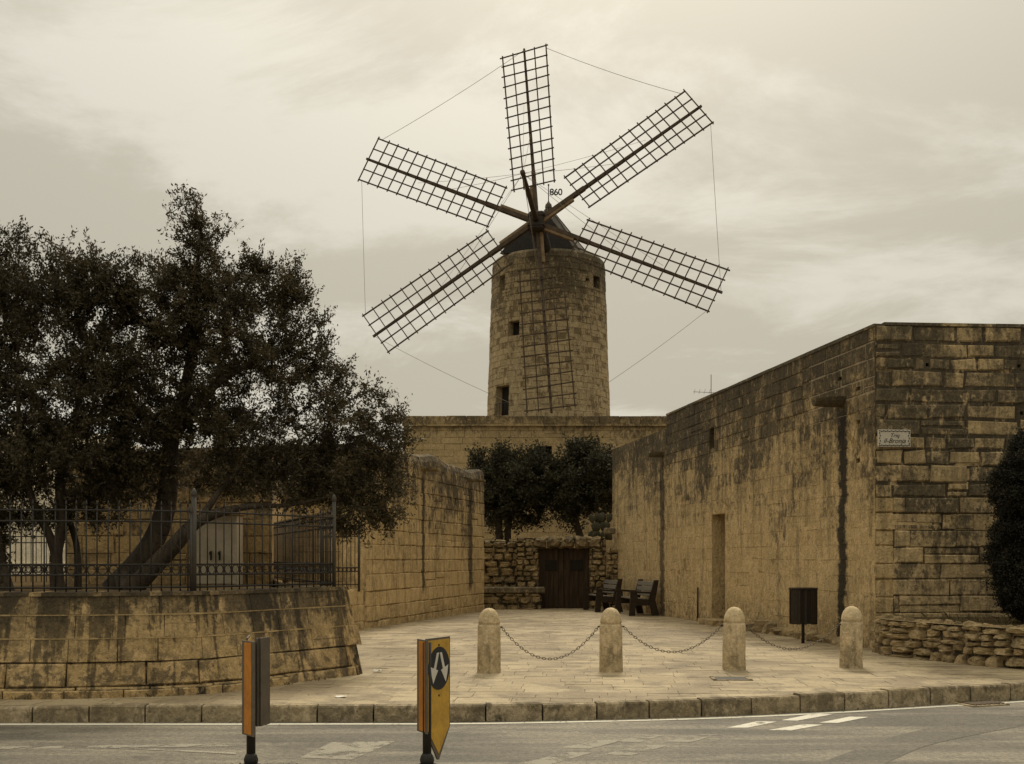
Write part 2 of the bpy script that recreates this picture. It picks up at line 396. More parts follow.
M_iron = plain('wrought_iron', (.028, .024, .02), .6, .3, 20, .2)
M_post = plain('grey_gate_iron', (.06, .052, .042), .6, .2, 20, .2)
M_sail = wood_mat('sail_timber', (.062, .042, .024), .4, (3, 3, 3))
M_pole = wood_mat('pale_stock_timber', (.17, .115, .06), .35, (3, 3, 3))
M_hub = plain('tarred_hub_timber', (.035, .027, .02), .8, .4, 6, .3)
M_cap = plain('lead_cap_sheet', (.085, .074, .056), .7, .35, 3, .3)
M_capdark = plain('dark_cap_boards', (.02, .017, .014), .85, .4, 8, .4)
M_rope = plain('sail_rope', (.26, .225, .17), .9, .2, 30, .1)
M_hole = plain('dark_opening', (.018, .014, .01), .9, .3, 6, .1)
M_door = wood_mat('old_gate_timber', (.042, .026, .013), .5, (9, 9, .9))
M_bench = plain('dark_bench_timber', (.030, .020, .011), .7, .4, 12, .3)
M_slat = plain('grey_bench_slat', (.17, .15, .12), .6, .25, 10, .2)
M_bin = plain('dark_bin_slat', (.026, .018, .011), .6, .3, 14, .2)
M_cab = plain('pale_cabinet_paint', (.50, .43, .31), .7, .2, 4, .2)
M_white = plain('sign_tile_glaze', (.50, .45, .35), .4, .12, 18, .1, spec=.5)
M_ink = plain('sign_ink', (.03, .027, .03), .6, .2, 20, 0)
M_yel = plain('yellow_sign_sheet', (.46, .27, .035), .5, .28, 7, .06, spec=.4)
M_org = plain('orange_sign_sheet', (.44, .165, .012), .5, .25, 7, .06, spec=.4)
M_navy = plain('dark_roundel_sheet', (.022, .022, .026), .5, .15, 9, .03)
M_arrow = plain('pale_arrow_sheet', (.55, .52, .46), .5, .1, 9, .03)
M_alu = plain('grey_sign_frame', (.13, .11, .085), .5, .2, 9, .05, .3)
M_rub = plain('black_post_rubber', (.022, .02, .018), .6, .3, 9, .1)
M_pale = stone_mat('pale_far_house', c1=(.80, .72, .55), c2=(.76, .68, .5), grey=(.6, .52, .38), streak=.12, patch=.2, ztop=9, seed=60.0)
M_leafA = leaf_mat('olive_leaf', (.024, .020, .009), (.088, .068, .029))
M_leafB = leaf_mat('olive_leaf_dry', (.026, .021, .009), (.10, .076, .032))
M_leafC = leaf_mat('dense_shrub_leaf', (.010, .010, .005), (.024, .023, .010), (.03, .024, .012))
M_leafD = leaf_mat('carob_leaf', (.020, .019, .009), (.058, .052, .023))
M_bark = bark_mat('grey_bark', (.055, .042, .028)); M_barkL = bark_mat('pale_bark', (.11, .085, .055))
M_pear = plain('cactus_skin', (.042, .038, .018), .6, .3, 9, .2)
M_grass = leaf_mat('dry_grass', (.05, .04, .014), (.16, .12, .05))
M_chain = plain('rusty_chain', (.15, .12, .085), .6, .3, 40, .1, .5)
M_paper = plain('paper_scrap', (.7, .68, .6), .8, .1, 20, .1)

# ------------------------------------------------------------------ masonry generators
def minus(rects, h):
    out = []
    for a, b, c, d in rects:
        ha, hb, hc, hd = h
        if hb <= a or ha >= b or hd <= c or hc >= d: out.append((a, b, c, d)); continue
        if ha > a: out.append((a, ha, c, d))
        if hb < b: out.append((hb, b, c, d))
        x0, x1 = max(a, ha), min(b, hb)
        if hc > c: out.append((x0, x1, c, hc))
        if hd < d: out.append((x0, x1, hd, d))
    return out
def ashlar(mb, P, s0, s1, courses, lens, holes=(), depth=.025, bev=.010, jit=.008, gap=.010, wob=.006, seed=1, seg=1.0, mort=None, tone=(0, 1)):
    r = random.Random(seed)
    for za, zb in courses:
        s = s0 - r.random() * lens[0]
        while s < s1 - .02:
            L = r.uniform(*lens); a, b = max(s, s0), min(s + L, s1); s += L
            if b - a < .03: continue
            rects = [(a, b, za, zb)]
            if r.random() < .08 and zb - za > .24: m = za + (zb - za) * r.uniform(.4, .6); rects = [(a, b, za, m), (a, b, m, zb)]
            for h in holes: rects = minus(rects, h)
            for (p, q, u, w) in rects:
                if q - p < gap * 2 + .02 or w - u < gap * 2 + .02: continue
                off = r.uniform(-jit, jit); t = r.uniform(*tone); g = gap / 2; bb = min(bev, (q - p) / 4, (w - u) / 4)
                cs = [(p + g, u + g), (q - g, u + g), (q - g, w - g), (p + g, w - g)]
                jw = min(wob, (q - p) / 8, (w - u) / 8)
                cs = [(x + r.uniform(-jw, jw), y + r.uniform(-jw, jw)) for x, y in cs]
                cx, cy = (p + q) / 2, (u + w) / 2
                inn = [(x + (bb if x < cx else -bb), y + (bb if y < cy else -bb)) for x, y in cs]
                vs = []; at_ = []
                for (x, y) in inn: vs.append(P(x, y, off + r.uniform(-.003, .003))); at_.append((x, y, t))
                for (x, y) in cs: vs.append(P(x, y, off - bb)); at_.append((x, y, t))
                for (x, y) in cs: vs.append(P(x, y, -depth - .004)); at_.append((x, y, t))
                fs = [(0, 1, 2, 3)] + [(4 + i, 4 + (i + 1) % 4, (i + 1) % 4, i) for i in range(4)] + [(8 + i, 8 + (i + 1) % 4, 4 + (i + 1) % 4, 4 + i) for i in range(4)]
                mb.add(vs, fs, at_)
    backing(mb, P, s0, s1, courses[0][0] if courses[0][0] < courses[-1][0] else courses[-1][0], max(c[1] for c in courses), holes, depth, seg, mort)
def backing(mb, P, s0, s1, z0, z1, holes, depth, seg=1.0, mort=None):
    n = max(1, int((s1 - s0) / seg)); ss = [s0 + (s1 - s0) * i / n for i in range(n + 1)]; zs = [z0, z1]
    k = max(1, int((z1 - z0) / 1.0)); zs = [z0 + (z1 - z0) * i / k for i in range(k + 1)]
    for h in holes: ss += [x for x in h[:2] if s0 < x < s1]; zs += [x for x in h[2:] if z0 < x < z1]
    ss = sorted(set(ss)); zs = sorted(set(zs))
    for i in range(len(ss) - 1):
        for j in range(len(zs) - 1):
            cs, cz = (ss[i] + ss[i + 1]) / 2, (zs[j] + zs[j + 1]) / 2
            if any(h[0] < cs < h[1] and h[2] < cz < h[3] for h in holes): continue
            t = mort(cs, cz) if mort else -1.0
            q = [(ss[i], zs[j]), (ss[i + 1], zs[j]), (ss[i + 1], zs[j + 1]), (ss[i], zs[j + 1])]
            mb.add([P(x, y, -depth) for x, y in q], [(0, 1, 2, 3)], [(x, y, t) for x, y in q])
def reveal(mb, P, h, deep, tone=.3, back=True, mbk=None):
    """sides (and back) of an opening cut in a wall"""
    a, b, c, d = h; e = -.004
    q = [(a, c), (b, c), (b, d), (a, d)]
    n = max(1, int((d - c) / .4))
    for i in range(4):
        p0, p1 = q[i], q[(i + 1) % 4]
        for k in range(n):
            u0, u1 = k / n, (k + 1) / n
            A = (p0[0] + (p1[0] - p0[0]) * u0, p0[1] + (p1[1] - p0[1]) * u0); B = (p0[0] + (p1[0] - p0[0]) * u1, p0[1] + (p1[1] - p0[1]) * u1)
            t = max(0, min(1, tone + R.uniform(-.25, .25)))
            mb.add([P(*A, e), P(*B, e), P(*B, -deep), P(*A, -deep)], [(0, 1, 2, 3)], [(*A, t), (*B, t), (B[0] + deep, B[1], t), (A[0] + deep, A[1], t)])
    if back:
        m2 = mbk or mb
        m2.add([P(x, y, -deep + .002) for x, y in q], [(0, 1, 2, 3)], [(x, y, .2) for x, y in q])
def path_fn(pts, batter=0.0, z0=0.0, side=1, samples=40):
    """P(s,z,off) along a plan polyline; side=+1 keeps the outward normal to the right of travel"""
    pts = [Vector((*p, 0)) for p in pts]; L = [0]
    for i in range(1, len(pts)): L.append(L[-1] + (pts[i] - pts[i - 1]).length)
    def ev(s):
        s = max(0, min(L[-1], s))
        for i in range(1, len(pts)):
            if s <= L[i] or i == len(pts) - 1:
                t = (s - L[i - 1]) / (L[i] - L[i - 1]); return pts[i - 1].lerp(pts[i], t)
    def nr(s):
        d = ev(s + .15) - ev(s - .15); d = d.normalized(); return Vector((d.y, -d.x, 0)) * side
    def P(s, z, off):
        q = ev(s) + nr(s) * (off - batter * (z - z0)); return Vector((q.x, q.y, z))
    P.L = L[-1]; P.ev = ev; P.nr = nr
    return P
def catmull(pts, n=8):
    out = []; p = [pts[0]] + list(pts) + [pts[-1]]
    for i in range(1, len(p) - 2):
        for k in range(n):
            t = k / n; q = []
            for c in range(len(pts[0])):
                a, b, cc, d = p[i - 1][c], p[i][c], p[i + 1][c], p[i + 2][c]
                q.append(.5 * (2 * b + (cc - a) * t + (2 * a - 5 * b + 4 * cc - d) * t * t + (3 * b - a - 3 * cc + d) * t ** 3))
            out.append(tuple(q))
    out.append(tuple(pts[-1])); return out
def even(z0, z1, h, r, j=.02):
    n = max(1, round((z1 - z0) / h)); zs = [z0 + (z1 - z0) * i / n for i in range(n + 1)]
    for i in range(1, n): zs[i] += r.uniform(-j, j)
    return [(zs[i], zs[i + 1]) for i in range(n)]
def lump(mb, P, a, b, c, d, bulge, r, tone, n=5):
    """one irregular fieldstone filling (a..b, c..d) of a wall surface"""
    cx, cz, hx, hz = (a + b) / 2, (c + d) / 2, (b - a) / 2, (d - c) / 2
    ph = [r.uniform(0, 6.28) for _ in range(4)]; e = r.uniform(4.0, 9.0); sk = r.uniform(-.22, .22); tl = r.uniform(-.5, .5); tl2 = r.uniform(-.5, .5)
    vs = []; at_ = []; fs = []
    for j in range(n + 1):
        for i in range(n + 1):
            u, v = 2 * i / n - 1, 2 * j / n - 1
            m = max(abs(u), abs(v)); rr = (abs(u) ** e + abs(v) ** e) ** (1 / e); k = m / rr if rr > 1e-6 else 1
            th = math.atan2(v, u); wv = 1 + .085 * math.sin(3 * th + ph[0]) + .05 * math.sin(5 * th + ph[1]) + .03 * math.sin(9 * th + ph[2])
            x, y = u * k * wv, v * k * wv
            dep = bulge * (1 - m ** 9) * (1 + tl * x + tl2 * y) + bulge * .12 * math.sin(4 * x + ph[2]) * math.cos(3 * y + ph[3])
            dep -= .10 * (m > .99)
            if m < .99: x += r.uniform(-.07, .07); y += r.uniform(-.07, .07); dep *= r.uniform(.72, 1.15)
            X, Z = cx + (x + sk * y * hz / hx * .6) * hx, cz + y * hz
            vs.append(P(X, Z, dep)); at_.append((X, Z, tone))
    for j in range(n):
        for i in range(n):
            o = j * (n + 1) + i
            if r.random() < .5: fs += [(o, o + 1, o + n + 2), (o, o + n + 2, o + n + 1)]
            else: fs += [(o, o + 1, o + n + 1), (o + 1, o + n + 2, o + n + 1)]
    mb.add(vs, fs, at_, False)
def rubble(mb, P, s0, s1, z0, z1, hs, ws, bulge=.07, holes=(), seed=1):
    r = random.Random(seed); z = z0
    while z < z1 - .03:
        h = min(r.uniform(*hs), z1 - z)
        if z1 - z - h < hs[0] * .6: h = z1 - z
        s = s0 - r.random() * ws[0]
        while s < s1 - .03:
            w = r.uniform(*ws) * (.7 + .6 * h / hs[1]); a, b = max(s, s0), min(s + w, s1); s += w
            if b - a < .05: continue
            rects = [(a, b, z, z + h)]
            if h > hs[1] * .75 and r.random() < .4:
                m = z + h * r.uniform(.35, .65); rects = [(a, b, z, m), (a, b, m, z + h)]
            for hh in holes: rects = minus(rects, hh)
            for q in rects:
                if q[1] - q[0] < .05 or q[3] - q[2] < .04: continue
                dz = r.uniform(-.02, .02)
                lump(mb, P, q[0] - .006, q[1] + .006, q[2] - .004 + dz, q[3] + .004 + dz, bulge * r.uniform(.6, 1.3), r, r.random())
        z += h
    backing(mb, P, s0, s1, z0, z1, holes, .02, 1.0)

# ------------------------------------------------------------------ ground, road, kerb, plaza
def gz(y): return .16 - .0054 * max(0.0, min(y, 60) - 11.5)
kerb_pts = catmull([(-60, 11.2), (-30, 11.25), (-12, 11.3), (-5.29, 11.37), (-2.2, 11.40), (0, 11.47), (2.7, 11.96), (6.14, 13.2), (9.5, 14.35), (16, 16.2), (30, 18.6), (60, 22)], 6)
kx = np.array([p[0] for p in kerb_pts]); ky = np.array([p[1] for p in kerb_pts])
def kerb_y(x): return float(np.interp(x, kx, ky))
mb = MB(); mb.add([(-900, -600, -.25), (900, -600, -.25), (900, 1500, -.25), (-900, 1500, -.25)], [(0, 1, 2, 3)])
mb.build('ground', M_soil, kind='structure')
mb = MB()
xs = list(np.linspace(-60, 60, 81))
for i in range(80):
    a, b = xs[i], xs[i + 1]
    mb.add([(a, -30, 0), (b, -30, 0), (b, kerb_y(b) + .1, 0), (a, kerb_y(a) + .1, 0)], [(0, 1, 2, 3)])
mb.build('road', M_road, kind='structure')
# kerb of separate stones
mb = MB(); Pk = path_fn([p for p in kerb_pts], 0, 0, 1); KW = .16
s = 0.0; r = random.Random(3)
while s < Pk.L - .3:
    L = .585 * r.uniform(.97, 1.03); a, b = s + .009, s + L - .009; s += L
    c = Pk.ev((a + b) / 2); hh = .165 + r.uniform(-.005, .005) + .03 * max(0, min(1, (c.x - 0) / 4))
    t = r.random(); cr = .018
    if abs(c.x) > 25: cr = .018
    def sec(q, o, z): n = Pk.nr(q); p = Pk.ev(q); return (p.x + n.x * -o, p.y + n.y * -o, z)
    dz = r.uniform(-.009, .009)
    prof = [(0, -.05), (0 + .004, hh - cr + dz), (cr, hh + dz), (KW, hh + dz), (KW, -.05)]
    vs = []; at_ = []
    for q in (a, b):
        for o, z in prof: vs.append(sec(q, o, z)); at_.append((q, z, t))
    fs = [(i, 5 + i, 6 + i, 1 + i)[::-1] for i in range(4)] + [(0, 1, 2, 3, 4), (9, 8, 7, 6, 5)]
    mb.add(vs, fs, at_)
mb.build('kerb', M_kerb, kind='structure')
# plaza base and paving slabs
mb = MB()
for i in range(80):
    a, b = xs[i], xs[i + 1]
    ys_a = [kerb_y(a) + .1, 20, 30, 70]; ys_b = [kerb_y(b) + .1, 20, 30, 70]
    for k in range(3):
        q = [(a, ys_a[k]), (b, ys_b[k]), (b, ys_b[k + 1]), (a, ys_a[k + 1])]
        mb.add([(x, y, gz(y) - .012) for x, y in q], [(0, 1, 2, 3)], [(x, y, -1) for x, y in q])
r = random.Random(5); rot = math.radians(-4); cr_, sr_ = math.cos(rot), math.sin(rot)
v = 9.0
while v < 38.5:
    h = r.uniform(.24, .36); u = -9.5 - r.random() * .5
    while u < 11:
        w = r.uniform(.35, .75); q = [(u + .003, v + .002), (u + w - .003, v + .002), (u + w - .003, v + h - .002), (u + .003, v + h - .002)]
        u += w; t = min(1, max(0, r.gauss(.55, .27))); dz = r.uniform(-.0012, .0012); tx, ty = r.uniform(-.002, .002), r.uniform(-.002, .002)
        W4 = [(x * cr_ - y * sr_, x * sr_ + y * cr_) for x, y in q]
        if max(y for x, y in W4) < kerb_y(W4[0][0]) + KW + .03: continue
        W4 = [(x, max(y, kerb_y(x) + KW + .004)) for x, y in W4]
        vs = [(x, y, gz(y) + dz + (tx if i in (0, 3) else -tx) + (ty if i < 2 else -ty)) for i, (x, y) in enumerate(W4)]
        lo = [(x, y, gz(y) - .03) for x, y in W4]
        mb.add(vs + lo, [(0, 1, 2, 3), (4, 5, 1, 0), (5, 6, 2, 1), (6, 7, 3, 2), (7, 4, 0, 3)], [(x, y, t) for x, y in W4 * 2])
    v += h
mb.build('plaza_paving', M_pave, kind='structure')
# painted markings, sheets 4 mm up
def sheet(mb, quad, z=.004):
    mb.add([(p[0], p[1], z) for p in quad], [(0, 1, 2, 3)])
def gp(x, y, Z=0.0):
    d = F * (EYE - Z) / (y - HY); return ((x - 512) / F * d, d)
mb = MB(); n = 120
for i in range(n):
    a = -25 + i * .4; b = a + .4
    f = lambda x, o: (x, kerb_y(x) - o)
    sheet(mb, [f(a, .20), f(b, .20), f(b, .10), f(a, .10)])
mb.build('edge_line', M_line, kind='structure')
mb = MB(); mb2 = MB()
for q in ([(727, 728), (748, 728), (777, 722), (757, 721.5)], [(781, 720.6), (797, 721), (833, 714.6), (812, 714.2)], [(819, 723), (838, 723.2), (869, 717.3), (850, 716.9)], [(768, 730.5), (790, 731), (823, 725), (803, 724.6)]):
    sheet(mb, [gp(*p) for p in q])
mb.build('give_way_dashes', M_dash, kind='structure')
for q in ([(664, 742), (690, 742.5), (722, 735), (702, 734.5)], [(615, 742), (640, 742.5), (664, 735.5), (645, 735)], [(600, 755), (630, 756), (668, 746), (645, 745.5)], [(560, 748), (590, 749), (622, 741), (600, 740.5)],
          [(520, 764), (550, 765), (592, 753), (568, 752.5)], [(300, 758), (352, 760), (396, 741.5), (332, 742.5)]):
    sheet(mb2, [gp(*p) for p in q])
for i in range(8):
    a, b = i * 32 - 20, i * 32 + 12
    sheet(mb2, [gp(a, 749.5 - a * .012), gp(b, 749.5 - b * .012), gp(b, 747 - b * .012), gp(a, 747 - a * .012)])
    if i > 3: sheet(mb2, [gp(a, 747 + (a - 80) * .05), gp(b, 747 + (b - 80) * .05), gp(b, 745.4 + (b - 80) * .05), gp(a, 745.4 + (a - 80) * .05)], .006)
mb2.build('worn_markings', M_worn, kind='structure')
mb = MB(); pa = [(1100, 705), (1024, 713), (960, 722), (900, 735), (860, 748), (790, 775)]; pb = [(1120, 715), (1050, 722), (985, 733), (930, 745), (900, 757), (850, 780)]
A = catmull([gp(*p) for p in pa], 5); B = catmull([gp(*p) for p in pb], 5); rr = random.Random(2)
for i in range(len(A) - 1): sheet(mb, [A[i], B[i], B[i + 1], A[i + 1]], .0025)
mb.build('road_repair_strip', M_patch, kind='structure')
# traffic island the signs stand on
mb = MB(); isl = [(-3.6, 8.2), (-3.0, 8.42), (-2.2, 8.47), (0, 8.47), (.9, 8.42), (1.4, 8.15), (1.4, 7.2), (-3.6, 7.2)]
mb.add([(x, y, -.02) for x, y in isl] + [(x, y, .08) for x, y in isl] + [(x * .99 - .01, 7.8 + (y - 7.8) * .94, .1) for x, y in isl],
       [(i, (i + 1) % 8, 8 + (i + 1) % 8, 8 + i)[::-1] for i in range(8)] + [(8 + i, 8 + (i + 1) % 8, 16 + (i + 1) % 8, 16 + i)[::-1] for i in range(8)] + [tuple(range(16, 24))[::-1]])
mb.build('traffic_island', M_kerb, kind='structure')

# ------------------------------------------------------------------ right building
DL = Vector((-.1591, .9872)); CR = Vector((6.27, 19.0))
RL = 18.2
def P_rl(s, z, off):
    p = CR + DL * s; return Vector((p.x - .9872 * off, p.y - .1591 * off, z))
DF = Vector((.9972, .075))
def P_rf(s, z, off):
    p = CR + DF * s; return Vector((p.x + .075 * off, p.y - .9972 * off, z))
rb = thing('stone_building', 'long weathered stone building on the right with a recessed doorway and rain spouts', 'building', (8, 22, 0))
mb = MB(); mbh = MB(); r = random.Random(11)
door_h = (7.40, 8.32, .02, 2.77); win_h = (8.18, 8.50, 4.42, 4.92)
small = [(.56, .70, 4.69, 4.76), (.56, .70, 4.09, 4.16), (.56, .70, 3.40, 3.47), (1.28, 1.42, 4.98, 5.05)]
hl = [door_h, win_h] + small
lm = lambda s, z: -2.0 if (s < 2.6 and z > 4.3) else -1.0
ashlar(mb, P_rl, 0, 12.1, even(-.1, 4.3, .29, r), (.45, .95), hl, .004, .004, .003, .004, .012, 3, .5, lm)
ashlar(mb, P_rl, 0, 3.0, even(4.3, 5.72, .29, r), (.35, .7), hl, .010, .010, .006, .022, .008, 8, .3, lm)
ashlar(mb, P_rl, 3.0, 12.1, even(4.3, 5.72, .29, r), (.45, .95), hl, .014, .012, .010, .012, .01, 4, .5, lm)
ashlar(mb, P_rl, 12.1, RL, even(-.1, 5.35, .29, r), (.45, .95), hl, .004, .004, .003, .004, .012, 5, .5)
recs = []
for h in small + [win_h]: q_ = MB(); reveal(mb, P_rl, h, .22, .2, True, q_); recs.append(q_)
reveal(mb, P_rl, door_h, .50, .55, False)
rf_h = [(.9, .96, 5.02, 5.08), (2.55, 2.61, 5.02, 5.08), (2.6, 2.66, 4.2, 4.26)]
ashlar(mb, P_rf, 0, 9, even(-.1, 2.75, .285, r), (.5, 1.25), rf_h, .022, .016, .012, .016, .012, 6, .6)
ashlar(mb, P_rf, 0, 9, even(2.75, 5.72, .28, r), (.35, 1.0), rf_h, .016, .016, .012, .014, .012, 7, .6, None, (-.1, 1))
for h in rf_h: q_ = MB(); reveal(mb, P_rf, h, .12, .2, True, q_); recs.append(q_)
# roof and the plain far sides
c0, c1 = P_rl(0, 5.70, -.02), P_rl(12.1, 5.70, -.02); c2 = P_rf(9, 5.7, -.02); c3 = Vector((c2.x + .5, c1.y + 1, 5.70)); e0, e1 = P_rl(12.1, 5.33, -.02), P_rl(RL, 5.33, -.02)
c1b = Vector((c3.x, c1.y + .02, 5.7))
mb.add([c0, c2, c1b, c1], [(0, 1, 2, 3)])
mb.add([e0, Vector((c3.x, e0.y, 5.33)), Vector((c3.x, e1.y, 5.33)), e1], [(0, 1, 2, 3)])
for a, b in ((c2, Vector((c3.x, e1.y, 5.7))), (Vector((c3.x, e1.y, 5.33)), e1), (c1b, c1)):
    mb.add([Vector((a.x, a.y, -.2)), Vector((b.x, b.y, -.2)), b, a], [(0, 1, 2, 3)])
# split off the front face so that it can have its own stone
kid(mb, 'wall', M_right, rb)
for i_, q_ in enumerate(recs): kid(q_, 'window' if i_ == 4 else 'wall_hole', M_hole, rb)
# the front gets its own mesh
mbF = MB(); r2 = random.Random(31)
def P_rf2(s, z, off): return P_rf(s, z, off + .03)
ashlar(mbF, P_rf2, .32, 9, even(.2, 2.75, .285, r2, .015), (.5, 1.25), rf_h, .022, .018, .012, .018, .014, 6, .6)
ashlar(mbF, P_rf2, .0, 9, even(2.75, 5.735, .28, r2, .03), (.32, 1.0), rf_h, .022, .022, .014, .034, .022, 7, .6, None, (-.1, 1))
kid(mbF, 'front_wall', M_rfront, rb)
# coping course along the top
mbc = MB()
for i in range(13):
    a, b = i * .93, i * .93 + .92; p, q = P_rl(a, 5.725, -.10), P_rl(b, 5.725, -.10)
    mbc.bar(p, q, .24, .05 + R.uniform(0, .02), tone=R.random())
for i in range(9):
    a, b = i * 1.0 + .15, i * 1.0 + 1.14; mbc.bar(P_rf(a, 5.745, -.10), P_rf(b, 5.745, -.10), .28, .05 + R.uniform(0, .02), tone=R.random())
kid(mbc, 'coping', M_rfront, rb)
# old door set deep in the recess
md = MB()
def boards(md, P, h, deep, n=5, th=.04):
    a, b, c, d = h
    for i in range(n):
        x0, x1 = a + (b - a) * i / n + .006, a + (b - a) * (i + 1) / n - .006
        md.add([P(x0, c, -deep), P(x1, c, -deep), P(x1, d, -deep), P(x0, d, -deep)] + [P(x0, c, -deep + th), P(x1, c, -deep + th), P(x1, d, -deep + th), P(x0, d, -deep + th)],
               [(4, 5, 6, 7), (0, 1, 5, 4), (1, 2, 6, 5), (2, 3, 7, 6), (3, 0, 4, 7), (3, 2, 1, 0)])
boards(md, P_rl, door_h, .50)
dr = kid(md, 'door', M_door, rb)
mb = MB(); mb.bar(P_rl(7.36, .11, .05), P_rl(8.36, .11, .05), .62, .2, tone=.6); kid(mb, 'doorstep', M_right, rb)
def spout(s, z, P, root, mat, L=.48, w=.2):
    mb = MB(); n = 9; vs = []; prof = [(w * .5 * math.cos(math.pi * (1 + k / (n - 1))), w * .62 * math.sin(math.pi * (1 + k / (n - 1)))) for k in range(n)]
    prof += [(w * .32, 0.0), (w * .2, -w * .28), (-w * .2, -w * .28), (-w * .32, 0.0)]
    m = len(prof)
    for o, k, dz in ((-.1, 1, 0), (L * .6, .95, -.02), (L, .72, -.045)):
        for a, b in prof: vs.append(P(s + a * k, z + b * k + dz, o))
    fs = [(j * m + i, j * m + (i + 1) % m, (j + 1) * m + (i + 1) % m, (j + 1) * m + i) for j in range(2) for i in range(m)] + [tuple(range(2 * m, 3 * m)), tuple(range(m))[::-1]]
    mb.add(vs, fs, [(s, z, .15)] * len(vs)); kid(mb, 'rain_spout', mat, root)
spout(1.25, 4.66, P_rl, rb, M_rubble, .55, .30); spout(12.45, 4.72, P_rl, rb, M_rubble, .42, .24)
# rough outcrop stones along the foot of the long wall
mb = MB(); r = random.Random(17); s = .4
def P_ft(sx, z, off): return P_rl(sx, z, off + .02)
while s < 6.6:
    w = r.uniform(.18, .55); h = r.uniform(.10, .34) * (1.0 if s < 5 else .6)
    lump(mb, P_ft, s, s + w, gz(22) - .12, gz(22) + h, r.uniform(.10, .28), r, r.random()); s += w * .9
kid(mb, 'footing_rubble', M_rubble, rb)
for (x, y, d0, w, h, nm) in ((0, 0, 0, 0, 0, ''),):
    pass
# iron stub beside the doorway
mb = MB(); p = P_rl(9.25, 0, .05); mb.tube([(p.x, p.y, .0), (p.x, p.y, .95)], .022, 6); kid(mb, 'iron_stub', M_iron, rb)

# television antenna on its roof
p = P_rl(9.8, 5.7, -.5)
an = thing('rooftop_antenna', 'thin metal television antenna sticking up from the roof of the right building', 'antenna', p)
mb = MB(); mb.tube([p - Vector((0, 0, .02)), p + Vector((0, 0, .80))], .009, 5)
kid(mb, 'mast', M_post, an)
mb = MB(); q = p + Vector((0, 0, .34)); mb.tube([q + Vector((-.45, .1, .02)), q + Vector((.1, 0, -.02))], .006, 5)
for k in range(4): u = q + Vector((-.42 + k * .13, .09 - k * .02, .02)); mb.tube([u + Vector((0, -.1, .05)), u + Vector((0, .1, -.05))], .004, 4)
kid(mb, 'aerial_boom', M_post, an)

# ceramic street sign
def text_mesh(body, size, extrude=.002, shear=0.0, sp=1.0, bold=0.0):
    c = bpy.data.curves.new('lettering', 'FONT'); c.body = body; c.size = size; c.extrude = extrude; c.shear = shear; c.align_x = 'CENTER'; c.align_y = 'CENTER'; c.space_character = sp; c.resolution_u = 4; c.offset = bold
    o = bpy.data.objects.new('lettering', c); C.objects.link(o)
    bpy.context.view_layer.update()
    me = bpy.data.meshes.new_from_object(o.evaluated_get(bpy.context.evaluated_depsgraph_get())); bpy.data.objects.remove(o); return me
def frame_from(o, ex, ez):
    ey = ez.cross(ex); return Matrix(((ex.x, ey.x, ez.x, o.x), (ex.y, ey.y, ez.y, o.y), (ex.z, ey.z, ez.z, o.z), (0, 0, 0, 1)))
sc = at(893.5, 438, 18.96); ss_ = (sc.x - CR.x) / DF.x
sg = thing('street_sign', 'white ceramic street name plaque with a scalloped dark border fixed near the wall corner', 'sign', P_rf(ss_, 3.76, .06))
mb = MB(); M3 = Matrix(((DF.x, -DF.y, 0), (DF.y, DF.x, 0), (0, 0, 1)))
mb.box(P_rf(ss_, 3.76, .075), (.58, .03, .30), M3, bev=.008); kid(mb, 'plaque', M_white, sg)
mb = MB()
for i in range(16):
    for zz_ in (-1, 1):
        a = -.26 + i * .52 / 15; mb.box(P_rf(ss_ + a, 3.76 + zz_ * (.128 - .010 * (i % 2)), .092), (.030, .006, .016), M3)
for i in range(5):
    for sx in (-1, 1): mb.box(P_rf(ss_ + sx * (.262 - .012 * (i % 2)), 3.76 - .09 + i * .045, .092), (.016, .006, .026), M3)
kid(mb, 'border', M_ink, sg)
for body, dz, sz in (('Triq', .048, .095), ('il-Bronja', -.045, .115)):
    me = text_mesh(body, sz, .002, .35); me.transform(frame_from(P_rf(ss_, 3.76 + dz, .093), Vector((DF.x, DF.y, 0)), Vector((DF.y, -DF.x, 0))))
    me.materials.append(M_ink); o = link('lettering', me); o.data.transform(Matrix.Translation(-Vector(sg.location))); o.parent = sg

# low rubble wall with planting bed in front of it
gwp = catmull([(6.22, 18.85), (6.06, 17.85), (6.5, 16.7), (7.15, 15.5), (8.2, 14.95), (10.5, 15.6), (16, 17.3)], 6)
Pg = path_fn(gwp, .08, .1, 1); mb = MB()
rubble(mb, Pg, 0.0, Pg.L, .05, .70, (.08, .25), (.12, .46), .065, (), 23)
for i in range(len(gwp) - 1):
    a, b = Vector((*gwp[i], 0)), Vector((*gwp[i + 1], 0)); d = (b - a).normalized(); n = Vector((-d.y, d.x, 0))
    mb.add([a + n * .02 + Vector((0, 0, .70)), b + n * .02 + Vector((0, 0, .70)), b + n * .4 + Vector((0, 0, .71)), a + n * .4 + Vector((0, 0, .71))], [(0, 1, 2, 3)])
r = random.Random(8)
def Pgt(s, z, off):
    q = Pg.ev(s) - Pg.nr(s) * (.06 + z); return Vector((q.x, q.y, .695 + off))
s = 0
while s < Pg.L: w = r.uniform(.15, .4); lump(mb, Pgt, s, s + w, 0, r.uniform(.15, .3), r.uniform(.03, .06), r, r.random()); s += w
lw = mb.build('rubble_garden_wall', M_rubble); lw['label'] = 'low dry rubble wall edging a planting bed in front of the right building'; lw['category'] = 'wall'
mb = MB(); bed = [(6.35, 18.9), (6.35, 17.85), (6.75, 16.75), (7.4, 15.7), (8.3, 15.3), (10.5, 15.9), (16, 17.7), (16, 19.6)]
mb.add([(x, y, .68) for x, y in bed], [tuple(range(8))]); mb.build('planting_bed', M_soil, kind='structure')

